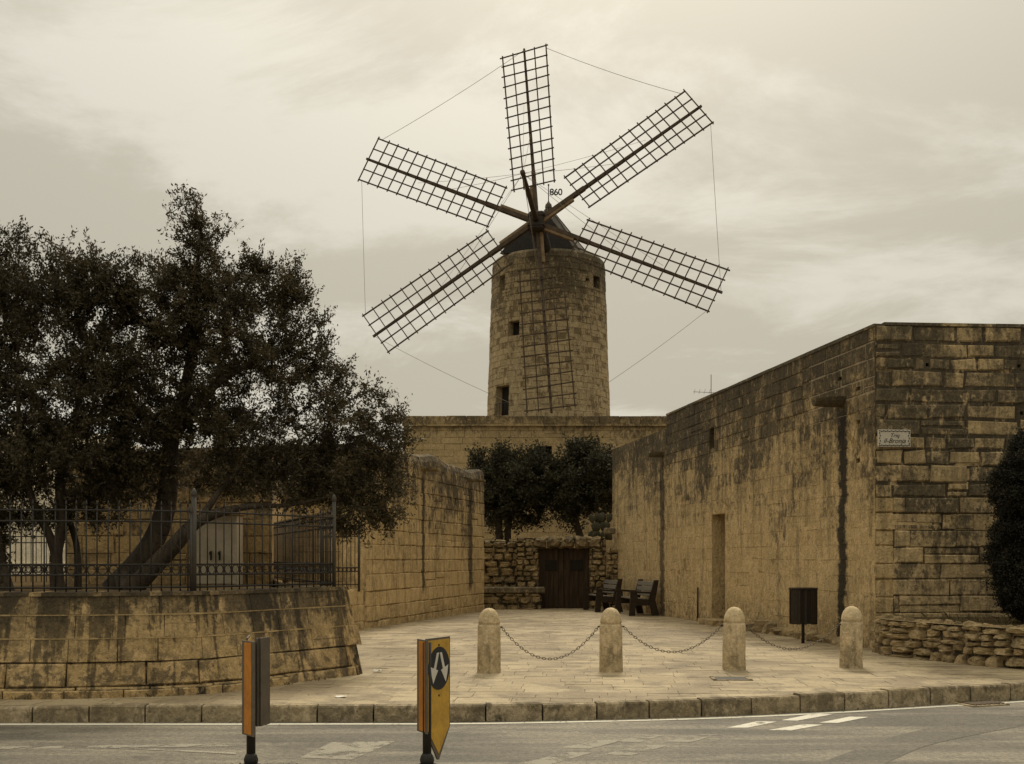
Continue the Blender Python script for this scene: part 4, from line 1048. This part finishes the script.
# ------------------------------------------------------------------ trees
def tree(name, label, cat, stems, clusters, mats, seed, leaf=(.05, .022), per=46, spread=.17, group=None, twigs=True, step=.22, tip=.0055, thin=1.0, stray=.16, sprigs=4, sprig_len=.26):
    r = np.random.default_rng(seed); pr = random.Random(seed)
    nodes = []; par = []; fixed = []
    for st in stems:
        prev = -1; pts = catmull([tuple(p[:4]) for p in st], 5)
        if len(nodes):
            d = [(Vector(n) - Vector(pts[0][:3])).length for n in nodes]; j = int(np.argmin(d)); prev = j if d[j] < .6 else -1
        for p in pts:
            nodes.append(tuple(p[:3])); par.append(prev); fixed.append(p[3]); prev = len(nodes) - 1
    att = []
    for c, rad, nn in clusters:
        q = r.normal(size=(nn, 3)); q /= np.linalg.norm(q, axis=1)[:, None]; q *= (r.random(nn) ** .42)[:, None]
        nn2 = max(6, int(nn * thin)); q = q[:nn2]
        out = r.random(nn2) < stray; q[out] = q[out] / (np.linalg.norm(q[out], axis=1)[:, None] + 1e-6) * r.uniform(1.02, 1.32, (int(out.sum()), 1))
        att.append(np.array(c) + q * np.array(rad))
    att = np.concatenate(att); base = np.array(nodes); d0 = np.array([np.min(np.linalg.norm(base - a, axis=1)) for a in att]); order = np.argsort(d0)
    arr = np.zeros((len(nodes) + len(att) * 14, 3)); arr[:len(nodes)] = nodes; cnt = len(nodes); ends = []
    for i in order:
        a = att[i]; dd = np.linalg.norm(arr[:cnt] - a, axis=1); j = int(np.argmin(dd)); L = dd[j]; m = max(1, min(10, int(L / step))); prev = j; p0 = arr[j].copy()
        for k in range(1, m + 1):
            t = k / m; p = p0 + (a - p0) * t + (r.normal(size=3) * .035 * (1 if k < m else 0)); p[2] += .10 * L * math.sin(t * math.pi) * .6
            arr[cnt] = p; par.append(prev); fixed.append(0); prev = cnt; cnt += 1
        ends.append(prev)
    ch = [0.0] * cnt; E = 2.3
    rad = np.zeros(cnt)
    for i in range(cnt - 1, -1, -1):
        rr = max(ch[i], tip ** E) ** (1 / E); rad[i] = max(fixed[i], min(rr, .16)) if fixed[i] else min(rr, .07)
        if par[i] >= 0: ch[par[i]] += rad[i] ** E if not fixed[i] else 0
    root = thing(name, label, cat, tuple(stems[0][0][:3]), 0, group)
    mb = MB()
    for i in range(cnt):
        j = par[i]
        if j < 0: continue
        n = 10 if rad[i] > .05 else (6 if rad[i] > .02 else 4)
        mb.tube([arr[j], arr[i]], [min(rad[j], rad[i] * 1.5) if not fixed[i] else rad[j], rad[i]], n, cap=False)
    kid(mb, 'trunk', mats[0], root)
    # leafy sprigs at the twig ends, straight into arrays
    EP = arr[np.array(ends)]; PP = arr[np.array([max(par[e], 0) for e in ends])]
    ns = sprigs; ns_t = len(ends) * ns; ei = np.repeat(np.arange(len(ends)), ns)
    ctr = np.array([c for c, _, _ in clusters]).mean(0)
    outd = EP - ctr; outd /= np.linalg.norm(outd, axis=1)[:, None] + 1e-9
    sdir = outd[ei] * .45 + r.normal(size=(ns_t, 3)) * .62 + np.array([0, 0, .30]); sdir /= np.linalg.norm(sdir, axis=1)[:, None]
    slen = (sprig_len * (.5 + .9 * r.random(ns_t)))[:, None]; s0_ = PP[ei] + (EP[ei] - PP[ei]) * r.random(ns_t)[:, None]
    mbs = MB()
    for i in range(ns_t): mbs.tube([s0_[i], s0_[i] + sdir[i] * slen[i, 0] * .55 , s0_[i] + sdir[i] * slen[i, 0] + np.array([0, 0, -.02])], [.0035, .0028, .001], 3, cap=False)
    kid(mbs, 'twigs', mats[0], root)
    K = ns_t * per; si = np.repeat(np.arange(ns_t), per); t = (.12 + .93 * r.random(K))[:, None]
    cen = s0_[si] + sdir[si] * slen[si] * t + r.normal(size=(K, 3)) * spread
    idx = ei[si]
    ax = sdir[si] * .7 + r.normal(size=(K, 3)) * .6; ax /= np.linalg.norm(ax, axis=1)[:, None]
    sd_ = np.cross(ax, r.normal(size=(K, 3))); sd_ /= np.linalg.norm(sd_, axis=1)[:, None] + 1e-9; nm = np.cross(ax, sd_)
    ln = (leaf[0] * (.7 + .6 * r.random(K)))[:, None]; wd = (leaf[1] * (.7 + .6 * r.random(K)))[:, None]
    V = np.stack([cen - ax * ln, cen + sd_ * wd + nm * wd * .3, cen + ax * ln, cen - sd_ * wd + nm * wd * .3], 1).reshape(-1, 3) - np.array(root.location)
    me = bpy.data.meshes.new('crown'); me.vertices.add(K * 4); me.vertices.foreach_set('co', V.astype(np.float32).ravel())
    me.loops.add(K * 4); me.loops.foreach_set('vertex_index', np.arange(K * 4, dtype=np.int32)); me.polygons.add(K)
    me.polygons.foreach_set('loop_start', np.arange(0, K * 4, 4, dtype=np.int32)); me.polygons.foreach_set('loop_total', np.full(K, 4, dtype=np.int32))
    me.update(calc_edges=True); me.materials.append(mats[1])
    ctone = r.random(len(ends))[idx] * .35 + r.random(ns_t)[si] * .35 + r.random(K) * .3
    A_ = np.zeros((K, 4, 3), dtype=np.float32); A_[:, :, 2] = ctone[:, None]
    a_ = me.attributes.new('suv', 'FLOAT_VECTOR', 'POINT'); a_.data.foreach_set('vector', A_.ravel())
    o = link('crown', me); o.parent = root
    return root
def cl(x, y, Y, rx, ry, n, rd=None):
    k = Y / F; return (tuple(at(x, y, Y)), (rx * k, (rd if rd else rx * k * 1.0), ry * k), n)
def stx(pts): return [(*at(x, y, Y), r_) for x, y, Y, r_ in pts]
YB = 16.6
tree('olive_tree', 'spreading dark olive tree with a leaning trunk and tall spire behind the fence', 'tree',
     [stx([(112, 592, 16.4, .20), (148, 550, 16.5, .17), (166, 505, 16.6, .15), (171, 440, 16.7, .12), (184, 395, 16.7, .09), (194, 330, 16.7, .055), (198, 262, 16.6, .028), (203, 212, 16.6, .01)]),
      stx([(130, 592, 16.0, .15), (172, 548, 15.9, .12), (200, 520, 15.9, .09), (245, 507, 16.0, .05), (290, 505, 16.1, .03), (335, 495, 16.2, .012)]),
      stx([(171, 440, 16.7, .10), (205, 395, 16.5, .07), (235, 372, 16.3, .05), (290, 345, 16.3, .02)]),
      stx([(200, 520, 15.9, .06), (222, 488, 16.0, .045), (250, 460, 16.2, .03), (300, 440, 16.3, .015)])],
     [cl(203, 226, 16.6, 34, 26, 40), cl(192, 262, 16.6, 22, 18, 30), cl(170, 305, YB, 46, 36, 150), cl(232, 300, YB, 48, 40, 170), cl(288, 325, YB, 30, 42, 90), cl(290, 290, YB, 12, 26, 24), cl(262, 270, YB, 10, 18, 16),
      cl(305, 375, YB, 40, 38, 120), cl(350, 425, YB, 44, 36, 150), cl(388, 455, YB, 16, 34, 50), cl(330, 470, YB, 48, 34, 190), cl(215, 375, YB, 58, 56, 260), cl(148, 335, YB, 32, 50, 120),
      cl(255, 440, YB, 60, 42, 260), cl(160, 435, YB, 44, 50, 200), cl(355, 505, 16.2, 20, 22, 45), cl(385, 495, 16.2, 16, 14, 24), cl(300, 485, YB, 40, 20, 80), cl(375, 520, 16.1, 14, 12, 24), cl(340, 528, 16.2, 12, 12, 18), cl(120, 480, 16.7, 26, 22, 50), cl(240, 480, 16.4, 40, 16, 60), cl(232, 345, YB, 60, 50, 170), cl(185, 290, YB, 20, 20, 30)],
     (M_bark, M_leafB), 5, (.030, .0115), 24, .030, thin=.44, sprigs=5, sprig_len=.30, stray=.24)
tree('olive_tree', 'broad dark olive tree at the left edge with forked slender trunks behind the fence', 'tree',
     [stx([(58, 592, 15.8, .11), (56, 555, 15.8, .09), (62, 525, 15.8, .075), (60, 480, 15.8, .06), (75, 420, 15.9, .045), (90, 340, 16, .02)]),
      stx([(56, 555, 15.8, .07), (48, 532, 15.7, .06), (34, 505, 15.6, .05), (20, 440, 15.6, .04), (18, 340, 15.7, .015)]),
      stx([(78, 592, 16.1, .06), (77, 548, 16.1, .05), (68, 515, 16, .045), (62, 485, 15.8, .04)]),
      stx([(6, 594, 15.4, .13), (-2, 560, 15.4, .11), (-12, 500, 15.4, .09), (-20, 420, 15.6, .05)])],
     [cl(5, 262, 16, 26, 26, 50), cl(-25, 300, 16, 45, 60, 150), cl(40, 305, 16, 46, 36, 150), cl(88, 305, 16, 44, 40, 150), cl(122, 290, 16, 16, 26, 40), cl(55, 380, 16, 70, 60, 330), cl(-20, 410, 16, 60, 70, 240),
      cl(112, 400, 16, 44, 60, 200), cl(50, 450, 15.9, 66, 40, 260), cl(115, 470, 16, 36, 30, 90), cl(5, 480, 15.8, 34, 28, 100), cl(-40, 500, 15.8, 30, 50, 100), cl(-4, 540, 15.5, 9, 36, 40), cl(30, 512, 15.8, 34, 12, 60), cl(95, 505, 15.9, 26, 16, 40), cl(60, 268, 16, 10, 20, 14), cl(95, 262, 16, 8, 16, 10)],
     (M_bark, M_leafA), 6, (.030, .0115), 24, .030, thin=.50, sprigs=5, sprig_len=.30, stray=.24)
for (lab, sts, cls, sd2) in (
    ('rounded dark carob tree with twin trunks behind the garden wall left of the gate',
     [stx([(500, 545, 40.5, .16), (499, 525, 40.5, .13), (503, 495, 40.5, .08), (515, 465, 40.5, .04)]), stx([(508, 545, 40.6, .14), (509, 522, 40.6, .11), (522, 495, 40.6, .06)])],
     [cl(513, 482, 40.5, 34, 27, 240, 1.5), cl(497, 500, 40.4, 22, 26, 140, 1.1), cl(530, 500, 40.4, 26, 24, 150, 1.1), cl(503, 458, 40.5, 12, 9, 30, .6), cl(484, 480, 40.5, 10, 18, 40, .6), cl(535, 462, 40.5, 10, 12, 30, .6), cl(478, 462, 40.5, 7, 9, 16, .5)], 15),
    ('rounded dark carob tree with a leaning trunk behind the garden wall right of the gate',
     [stx([(583, 545, 40.0, .15), (576, 522, 40.0, .12), (572, 500, 40, .08), (580, 470, 40, .04)])],
     [cl(586, 476, 40, 28, 28, 220, 1.4), cl(570, 495, 40, 20, 28, 150, 1.1), cl(600, 485, 40, 18, 36, 160, 1.1), cl(582, 454, 40, 13, 9, 36, .6), cl(556, 482, 40, 14, 20, 60, .7)], 16)):
    tree('carob_tree', lab, 'tree', sts, cls, (M_bark, M_leafD), sd2, (.05, .026), 16, .06, sprigs=5, sprig_len=.42, thin=.8, group='carob trees behind the garden wall', step=.4, tip=.01)
# dense shrub at the right edge
tree('evergreen_shrub', 'dense dark evergreen shrub in the planting bed at the right edge', 'shrub',
     [stx([(1062, 628, 17.2, .10), (1060, 570, 17.2, .07), (1058, 500, 17.2, .03)])],
     [cl(1036, 556, 17.2, 46, 66, 620, .75), cl(1040, 490, 17.2, 48, 46, 480, .75), cl(1054, 458, 17.2, 42, 38, 280, .6), cl(1016, 585, 17.0, 16, 28, 120, .4), cl(1090, 520, 17.2, 40, 80, 260, .75)],
     (M_bark, M_leafC), 19, (.019, .010), 24, .035, sprigs=9, sprig_len=.11, stray=0.0)
# prickly pear on the garden wall
pp = thing('prickly_pear', 'pale green prickly pear cactus growing behind the gate wall beside the right building', 'cactus', at(600, 538, 38.2))
pr_ = random.Random(4); mb = MB()
def pad(mb, c, ln, wd, tilt, yaw):
    M = Matrix.Rotation(yaw, 3, 'Z') @ Matrix.Rotation(tilt, 3, 'Y'); vs = []; fs = []; nu, nv_ = 10, 6
    for i in range(nv_ + 1):
        ph_ = math.pi * i / nv_
        for k in range(nu):
            t = 2 * math.pi * k / nu; p = Vector((wd * math.sin(ph_) * math.cos(t), .035 * math.sin(ph_) * math.sin(t), ln * (1 - math.cos(ph_)) * .5 * 2)); vs.append(M @ p + Vector(c))
    for i in range(nv_):
        for k in range(nu): fs.append((i * nu + k, i * nu + (k + 1) % nu, (i + 1) * nu + (k + 1) % nu, (i + 1) * nu + k))
    mb.add(vs, fs, pr_.random(), True); return Vector(c) + M @ Vector((0, 0, ln * 1.9))
for i in range(9):
    c = at(590 + i * 2.7, 540, 38.2 + pr_.uniform(-.4, .4))
    for lv in range(pr_.randint(1, 3)): c = pad(mb, c, .17, .12, pr_.uniform(-.6, .6), pr_.uniform(-.9, .9))
kid(mb, 'pads', M_pear, pp)

# ------------------------------------------------------------------ bollards and chains
Mroot = None; bol = []
specs = ((489, 672, 'leftmost round topped stone bollard, at the free end of the chain row'), (611, 671, 'round topped stone bollard in front of the dark benches'),
         (734, 669, 'round topped stone bollard in front of the recessed doorway, third from the left'), (851, 667, 'rightmost round topped stone bollard, nearest the rubble wall'))
for i, (x, y, lab) in enumerate(specs):
    d = F * (EYE - .145) / (y - HY); p = Vector(((x - 512) / F * d, d, gz(d) - .004))
    b0 = thing('stone_bollard', lab, 'bollard', p, 0, 'stone bollards along the plaza edge'); rb_ = random.Random(60 + i)
    mb = MB(); prof = [(.180, -.04), (.183, .0), (.182, .03), (.179, .15), (.178, .3), (.176, .46), (.175, .63), (.170, .65), (.160, .655), (.158, .668), (.166, .675), (.165, .70), (.155, .755), (.13, .81), (.09, .855), (.045, .876), (.005, .882)]
    mb.lathe(prof, (0, 0, 0), 32, tone=.3 + .17 * i); chips = [(rb_.uniform(3.3, 6.1), rb_.choice((.03, .15, .63, .70, .755)), rb_.uniform(.012, .03)) for _ in range(7)]
    Mt = Matrix.Rotation(rb_.uniform(-.014, .014), 3, 'Y') @ Matrix.Rotation(rb_.uniform(-.014, .014), 3, 'X')
    for q_ in range(len(mb.v)):
        x_, y_, z_ = mb.v[q_]; th_ = math.atan2(y_, x_) % 6.2832; k_ = 1 + rb_.uniform(-.008, .008) + .008 * math.sin(3 * th_ + i) * math.sin(7 * z_ + i)
        for ct, cz_, cd in chips:
            if abs(th_ - ct) < .22 and abs(z_ - cz_) < .05: k_ -= cd / .17
        v_ = Mt @ Vector((x_ * k_ * .89, y_ * k_ * .89, z_)); mb.v[q_] = (v_.x + p.x, v_.y + p.y, v_.z + p.z)
    kid(mb, 'shaft', M_boll, b0)
    for sx in (-1, 1):
        if (i == 0 and sx < 0) or (i == 3 and sx > 0): continue
        mb = MB(); mb.tube([p + Vector((sx * .145, 0, .62)), p + Vector((sx * .185, 0, .62))], .012, 6); kid(mb, 'chain_eye', M_iron, b0)
    bol.append(p)
labs = ('sagging rusty chain between the two leftmost stone bollards', 'sagging rusty chain between the two middle stone bollards', 'sagging rusty chain between the two rightmost stone bollards')
def chain(a, b, sag, lab):
    mb = MB(); n = 200; pts = [a.lerp(b, i / n) + Vector((0, 0, -sag * (1 - ((2 * i / n - 1) ** 2)))) for i in range(n + 1)]
    acc = 0; k = 0; pitch = .040; last = pts[0]
    for i in range(1, n + 1):
        acc += (pts[i] - pts[i - 1]).length
        if acc >= pitch:
            acc = 0; d = (pts[i] - pts[i - 1]).normalized(); u = Vector((0, 1, 0)) if k % 2 else d.cross(Vector((0, 1, 0))).normalized(); k += 1; c = pts[i]
            mb.tube([c + d * (.029 * math.cos(t * math.pi / 4)) + u * (.015 * math.sin(t * math.pi / 4)) for t in range(9)], .0048, 5, cap=False)
    o = mb.build('barrier_chain', M_chain); o['label'] = lab; o['category'] = 'chain'; o['group'] = 'chains between the bollards'
for i in range(3):
    a = bol[i] + Vector((.172, 0, .62)); b = bol[i + 1] + Vector((-.172, 0, .62)); chain(a, b, (.44, .36, .34)[i], labs[i])

# ------------------------------------------------------------------ benches
def bench_end(mb, y, th=.09):
    T = Matrix.Translation((0, y, 0))
    mb.prism([(-.46, 0), (-.30, 0), (-.27, .42), (-.22, .52), (-.25, .70), (-.40, .70), (-.42, .6)], th, T)                    # front leg up to the arm
    mb.prism([(.22, 0), (.42, 0), (.30, .45), (.40, 1.02), (.27, 1.02), (.12, .48)], th * .98, T)                                # rear leg and back upright
    mb.prism([(-.30, .30), (.20, .30), (.24, .47), (-.28, .50)], th * .9, T)                                                    # seat rail
    mb.prism([(-.44, .665), (.28, .625), (.29, .68), (-.44, .725)], th * 1.25, T)                                               # arm
BL = 1.60; rzb = math.atan2(.1591, .9872)
mbB = MB()
b1 = thing('garden_bench', 'dark chunky bench with grey slats against the right wall, nearer one of the two', 'bench', (0, 0, 0), 0, 'dark benches along the right wall')
for y in (0, BL):
    mb = MB(); bench_end(mb, y); kid(mb, 'end_frame', M_bench, b1)
mb = MB()
for k in range(4): mb.box((-.24 + k * .125, BL / 2, .495 - k * .012), (.108, BL - .02, .045), bev=.008)
kid(mb, 'seat', M_slat, b1)
mb = MB()
for k in range(3):
    z = .62 + k * .145; xx = .12 + .125 * (z - .48) / .54 + .035; mb.box((xx, BL / 2, z), (.04, BL - .02, .125), Matrix.Rotation(.22, 3, 'Y'), bev=.008)
kid(mb, 'backrest', M_slat, b1)
b1.location = (3.78, 31.3, gz(31.3) - .005); b1.rotation_euler = (0, 0, rzb)
dup(b1, (3.00, 33.8, gz(33.8) - .005), rzb, 'dark chunky bench closest to the plank gate, further one of the two')

# ------------------------------------------------------------------ litter bin
bx_, by_ = X(803, 20.5), 20.5
lbn = thing('litter_bin', 'dark slatted litter bin on a thin post in front of the right wall', 'litter bin', (bx_, by_, gz(20.5)))
mb = MB(); g0 = gz(20.5); z0, z1 = EYE + (HY - 624.5) / F * 20.5, EYE + (HY - 588) / F * 20.5
mb.tube([(bx_, by_, g0 - .02), (bx_, by_, z1 - .1)], .03, 8); kid(mb, 'post', M_iron, lbn)
mb = MB()
for k in range(22):
    t = 2 * math.pi * (k + .5) / 22; ex, ey = .225 * math.copysign(abs(math.cos(t)) ** .5, math.cos(t)), .17 * math.copysign(abs(math.sin(t)) ** .5, math.sin(t))
    mb.box((bx_ + ex, by_ - .02 + ey, (z0 + z1) / 2), (.05, .02, z1 - z0 - .02), Matrix.Rotation(math.atan2(ey / .17 ** 2, ex / .225 ** 2) + math.pi / 2, 3, 'Z'), bev=.004)
kid(mb, 'slats', M_bin, lbn)
mb = MB(); Me = lambda k: [(bx_ + k * .225 * math.copysign(abs(math.cos(t * math.pi / 12)) ** .5, math.cos(t * math.pi / 12)), by_ - .02 + k * .17 * math.copysign(abs(math.sin(t * math.pi / 12)) ** .5, math.sin(t * math.pi / 12))) for t in range(24)]
e = Me(.95); mb.add([(x, y, z0 + .02) for x, y in e] + [(x, y, z1 - .03) for x, y in e], [(i, (i + 1) % 24, 24 + (i + 1) % 24, 24 + i) for i in range(24)] + [tuple(range(24))[::-1]]); kid(mb, 'liner', M_hole, lbn)
mb = MB(); e = Me(1.06); mb.tube([(x, y, z1 - .01) for x, y in e] + [(e[0][0], e[0][1], z1 - .01)], .018, 6, cap=False); kid(mb, 'rim', M_bin, lbn)

# ------------------------------------------------------------------ traffic signs on the island
D = 8.45; Zs = lambda y: EYE + (HY - y) / F * D
def rot(a): return Matrix.Rotation(a, 4, 'Z')
def sign(px, lab, yaw_y, yaw_o, kind):
    x0 = (px - 512) / F * D; root = thing('traffic_sign', lab, 'traffic sign', (x0, D, .1), 0, 'traffic bollard signs on the island')
    zt, zs, zp = Zs(638.5), Zs(731), Zs(762)
    def pos(M): return Matrix.Translation((x0, D, 0)) @ M
    mb = MB(); 
    mb.tube([(x0, D, .14), (x0, D, zt - .03)], .034, 12); mb.lathe([(.030, .10), (.05, .12), (.056, .15), (.045, .185), (.034, .20)], (x0, D, 0), 14); kid(mb, 'post', M_rub, root)
    mb = MB(); mb.lathe([(.10, .08), (.10, .105), (.06, .12), (.02, .122)], (x0, D, 0), 14); kid(mb, 'base', M_rub, root)
    # yellow pointed panel: local x runs along it, front is local -y
    w = .345; My = pos(yaw_y)
    out = [(0, zs), (w * .47, zp), (w * .53, zp), (w, zs), (w, zt), (0, zt)]
    mb = MB(); mb.prism(out, .012, My); 
    fr_ = MB(); ins = .016; o2 = [(ins, zs + .005), (w * .5, zp + .045), (w - ins, zs + .005), (w - ins, zt - ins), (ins, zt - ins)]
    yp_ = kid(mb, 'pointed_panel', M_alu, root)
    mb = MB(); mb.prism(o2, .003, My @ Matrix.Translation((0, -.0082, 0))); sub(mb, 'yellow_face', M_yel, yp_, root)
    zc = Zs(669.5); rr = .158
    mb = MB(); mb.prism([(w / 2 + rr * math.cos(t * math.pi / 20), zc + rr * 1.06 * math.sin(t * math.pi / 20)) for t in range(40)], .003, My @ Matrix.Translation((0, -.0112, 0))); sub(mb, 'roundel', M_navy, yp_, root)
    mb = MB()
    for sx in (-1, 1):
        c = lambda a, b: (w / 2 + sx * a, zc + b)
        for q in ([c(.006, .122), c(.036, .122), c(.092, -.03), c(.060, -.03)], [c(.022, -.015), c(.128, .018), c(.114, -.05), c(.092, -.112), c(.056, -.06)]):
            if sx < 0: q = q[::-1]
            mb.prism(q, .003, My @ Matrix.Translation((0, -.0142 - (.0012 if len(q) == 5 else 0), 0)))
    sub(mb, 'arrows', M_arrow, yp_, root)
    for ya_, yb_ in ((645, 647), (696, 698)):
        mb = MB(); mb.prism([(w / 2 - .008, Zs(ya_)), (w / 2 + .008, Zs(ya_)), (w / 2 + .008, Zs(yb_)), (w / 2 - .008, Zs(yb_))], .004, My @ Matrix.Translation((0, -.011, 0))); sub(mb, 'bolt', M_rub, yp_, root)
    # orange flank panel
    wo_ = .19; Mo = pos(yaw_o); zb = Zs(733); mb = MB(); mb.prism([(0, zb), (wo_, zb), (wo_, zt - .01), (0, zt - .01)], .014, Mo); sp = kid(mb, 'flank_panel', M_alu, root)
    mb = MB(); mb.prism([(.045, zb + .012), (wo_ - .03, zb + .012), (wo_ - .03, zt - .022), (.045, zt - .022)], .003, Mo @ Matrix.Translation((0, -.0092, 0))); sub(mb, 'orange_face', M_org, sp, root)
    if kind == 1:
        mb = MB(); Mb = pos(Matrix.Translation((.038, .02, 0)) @ rot(math.radians(66))); mb.prism([(0, Zs(727)), (.16, Zs(727)), (.16, zt), (0, zt)], .016, Mb); mb.prism([(.02, Zs(727)), (.05, Zs(727)), (.05, zt), (.02, zt)], .05, Mb); kid(mb, 'back_channel', M_alu, root)
    return root
# local x of the yellow panel turned 65 degrees away from the picture plane; front faces right of the camera
sign(427, 'yellow pointed traffic sign with a dark roundel of two diverging arrows on the island', Matrix.Translation((-.005, -.045, 0)) @ rot(math.radians(62)), Matrix.Translation((-.08, .115, 0)) @ rot(math.radians(-63)), 0)
sign(251, 'orange faced traffic sign seen edge on with black post and grass at its foot', Matrix.Translation((-.045, .06, 0)) @ rot(math.radians(100)), Matrix.Translation((-.052, -.045, 0)) @ Matrix.Translation((0, 0, 0)) @ rot(math.radians(-50)) , 1)

# ------------------------------------------------------------------ small things
def patchthing(name, lab, cat, px, py, w, d, mat, h=.012, rz=0.0, bars=0):
    x, y = gp(px, py, .145); t = thing(name, lab, cat, (x, y, gz(y))); mb = MB(); mb.box((x, y, gz(y) + .002), (w, d, h), Matrix.Rotation(rz, 3, 'Z'), bev=.003); kid(mb, 'lid', mat, t)
    mb = MB()
    for k in range(4):
        a = ((-1, 0), (1, 0), (0, -1), (0, 1))[k]; v_ = Matrix.Rotation(rz, 3, 'Z') @ Vector((a[0] * (w / 2 + .025), a[1] * (d / 2 + .025), 0)); mb.box((x + v_.x, y + v_.y, gz(y) + .003), (.05 if a[0] else w + .1, .05 if a[1] else d + .1, h + .004), Matrix.Rotation(rz, 3, 'Z'))
    kid(mb, 'frame', M_kerb, t)
patchthing('inspection_cover', 'dark rectangular inspection cover set in the paving near the third bollard', 'inspection cover', 731, 679, .40, .30, M_iron, .012, -.05)
gx, gy = gp(981, 704.5)
dg = thing('drain_grate', 'rusty iron drain grate in the gutter at the right', 'drain', (gx, gy, 0)); rz = .35
mb = MB(); mb.box((gx, gy, .006), (.52, .34, .02), Matrix.Rotation(rz, 3, 'Z')); kid(mb, 'frame', M_kerb, dg)
mb = MB()
for k in range(7): v_ = Matrix.Rotation(rz, 3, 'Z') @ Vector((-.2 + k * .066, 0, 0)); mb.box((gx + v_.x, gy + v_.y, .022), (.03, .28, .016), Matrix.Rotation(rz, 3, 'Z'))
kid(mb, 'bars', M_chain, dg)
def blades(mb, c, n, h, sp, r):
    for _ in range(n):
        p = Vector(c) + Vector((r.gauss(0, sp), r.gauss(0, sp * .6), 0)); a = r.uniform(0, 6.28); l = h * r.uniform(.5, 1.2); lean = Vector((r.gauss(0, .4), r.gauss(0, .4), 1)).normalized() * l
        w = Vector((math.cos(a), math.sin(a), 0)) * .004; t = r.random() * .9; q = p + lean * .6 + Vector((0, 0, .0)); e_ = p + lean + Vector((lean.x * .5, lean.y * .5, -.02))
        mb.add([p - w, p + w, q + w * .8, e_, q - w * .8], [(0, 1, 2, 3, 4)], [(0, 0, t)] * 5)
mb = MB(); r = random.Random(77)
for k in range(60): blades(mb, ((r.uniform(180, 300) - 512) / F * 8.38, 8.38 + r.uniform(-.12, .06), .09), 10, .055, .03, r)
g = mb.build('grass', M_grass, kind='stuff'); g['label'] = 'dry grass tufts on the traffic island'; g['category'] = 'grass'
mb = MB(); mbw = r
for k in range(26):
    s = r.uniform(0, rl.L - .2); p = Pr_f(s, gz(12.5), .02); blades(mb, p, 7, .07, .03, r)
for k in range(40): blades(mb, (r.uniform(6.7, 9), r.uniform(16.5, 18.6), .68), 8, .16, .05, r)
for k in range(14): s = r.uniform(.3, 7); blades(mb, P_rl(s, gz(22), .12), 8, .14, .05, r)
g = mb.build('weeds', M_grass, kind='stuff'); g['label'] = 'small dry weeds at the feet of the walls'; g['category'] = 'weeds'
for (px, py, lab) in ((378, 671.5, 'crumpled white paper scrap beside the corner of the retaining wall'), (341, 698, 'small flattened white paper scrap on the paving near the kerb')):
    x, y = gp(px, py, .15); mb = MB(); rr_ = random.Random(px); vs = []
    for j in range(4):
        for i in range(5): vs.append((x + (i - 2) * .028 + rr_.uniform(-.008, .008), y + (j - 1.5) * .03, gz(y) + .006 + rr_.uniform(0, .035 if px > 360 else .012)))
    mb.add(vs, [(j * 5 + i, j * 5 + i + 1, j * 5 + i + 6, j * 5 + i + 5) for j in range(3) for i in range(4)]); o = mb.build('paper_scrap', M_paper); o['label'] = lab; o['category'] = 'litter'; o['group'] = 'paper litter on the paving'

mb = MB(); r = random.Random(91)
for k in range(420):
    m_ = r.random()
    if m_ < .55: x = r.uniform(-6.5, 9); y = kerb_y(x) - abs(r.gauss(0, .10)) - .01; z = .006
    elif m_ < .75: x = r.uniform(-6, 8); y = kerb_y(x) + KW + abs(r.gauss(0, .5)) + .02; z = gz(y) + .006
    else: q = P_rl(r.uniform(.3, 16), 0, abs(r.gauss(0, .25)) + .12); x, y = q.x, q.y; z = gz(y) + .006
    a = r.uniform(0, 6.28); l = r.uniform(.008, .024); u = Vector((math.cos(a), math.sin(a), r.uniform(-.2, .4))) * l; w = Vector((-math.sin(a), math.cos(a), 0)) * l * .5; c = Vector((x, y, z + .006))
    mb.add([c - u, c + w, c + u, c - w], [(0, 1, 2, 3)], [(0, 0, r.random() * .9)] * 4)
g = mb.build('leaf_litter', M_grass, kind='stuff'); g['label'] = 'dry leaf litter along the kerb and wall foot'; g['category'] = 'leaf litter'
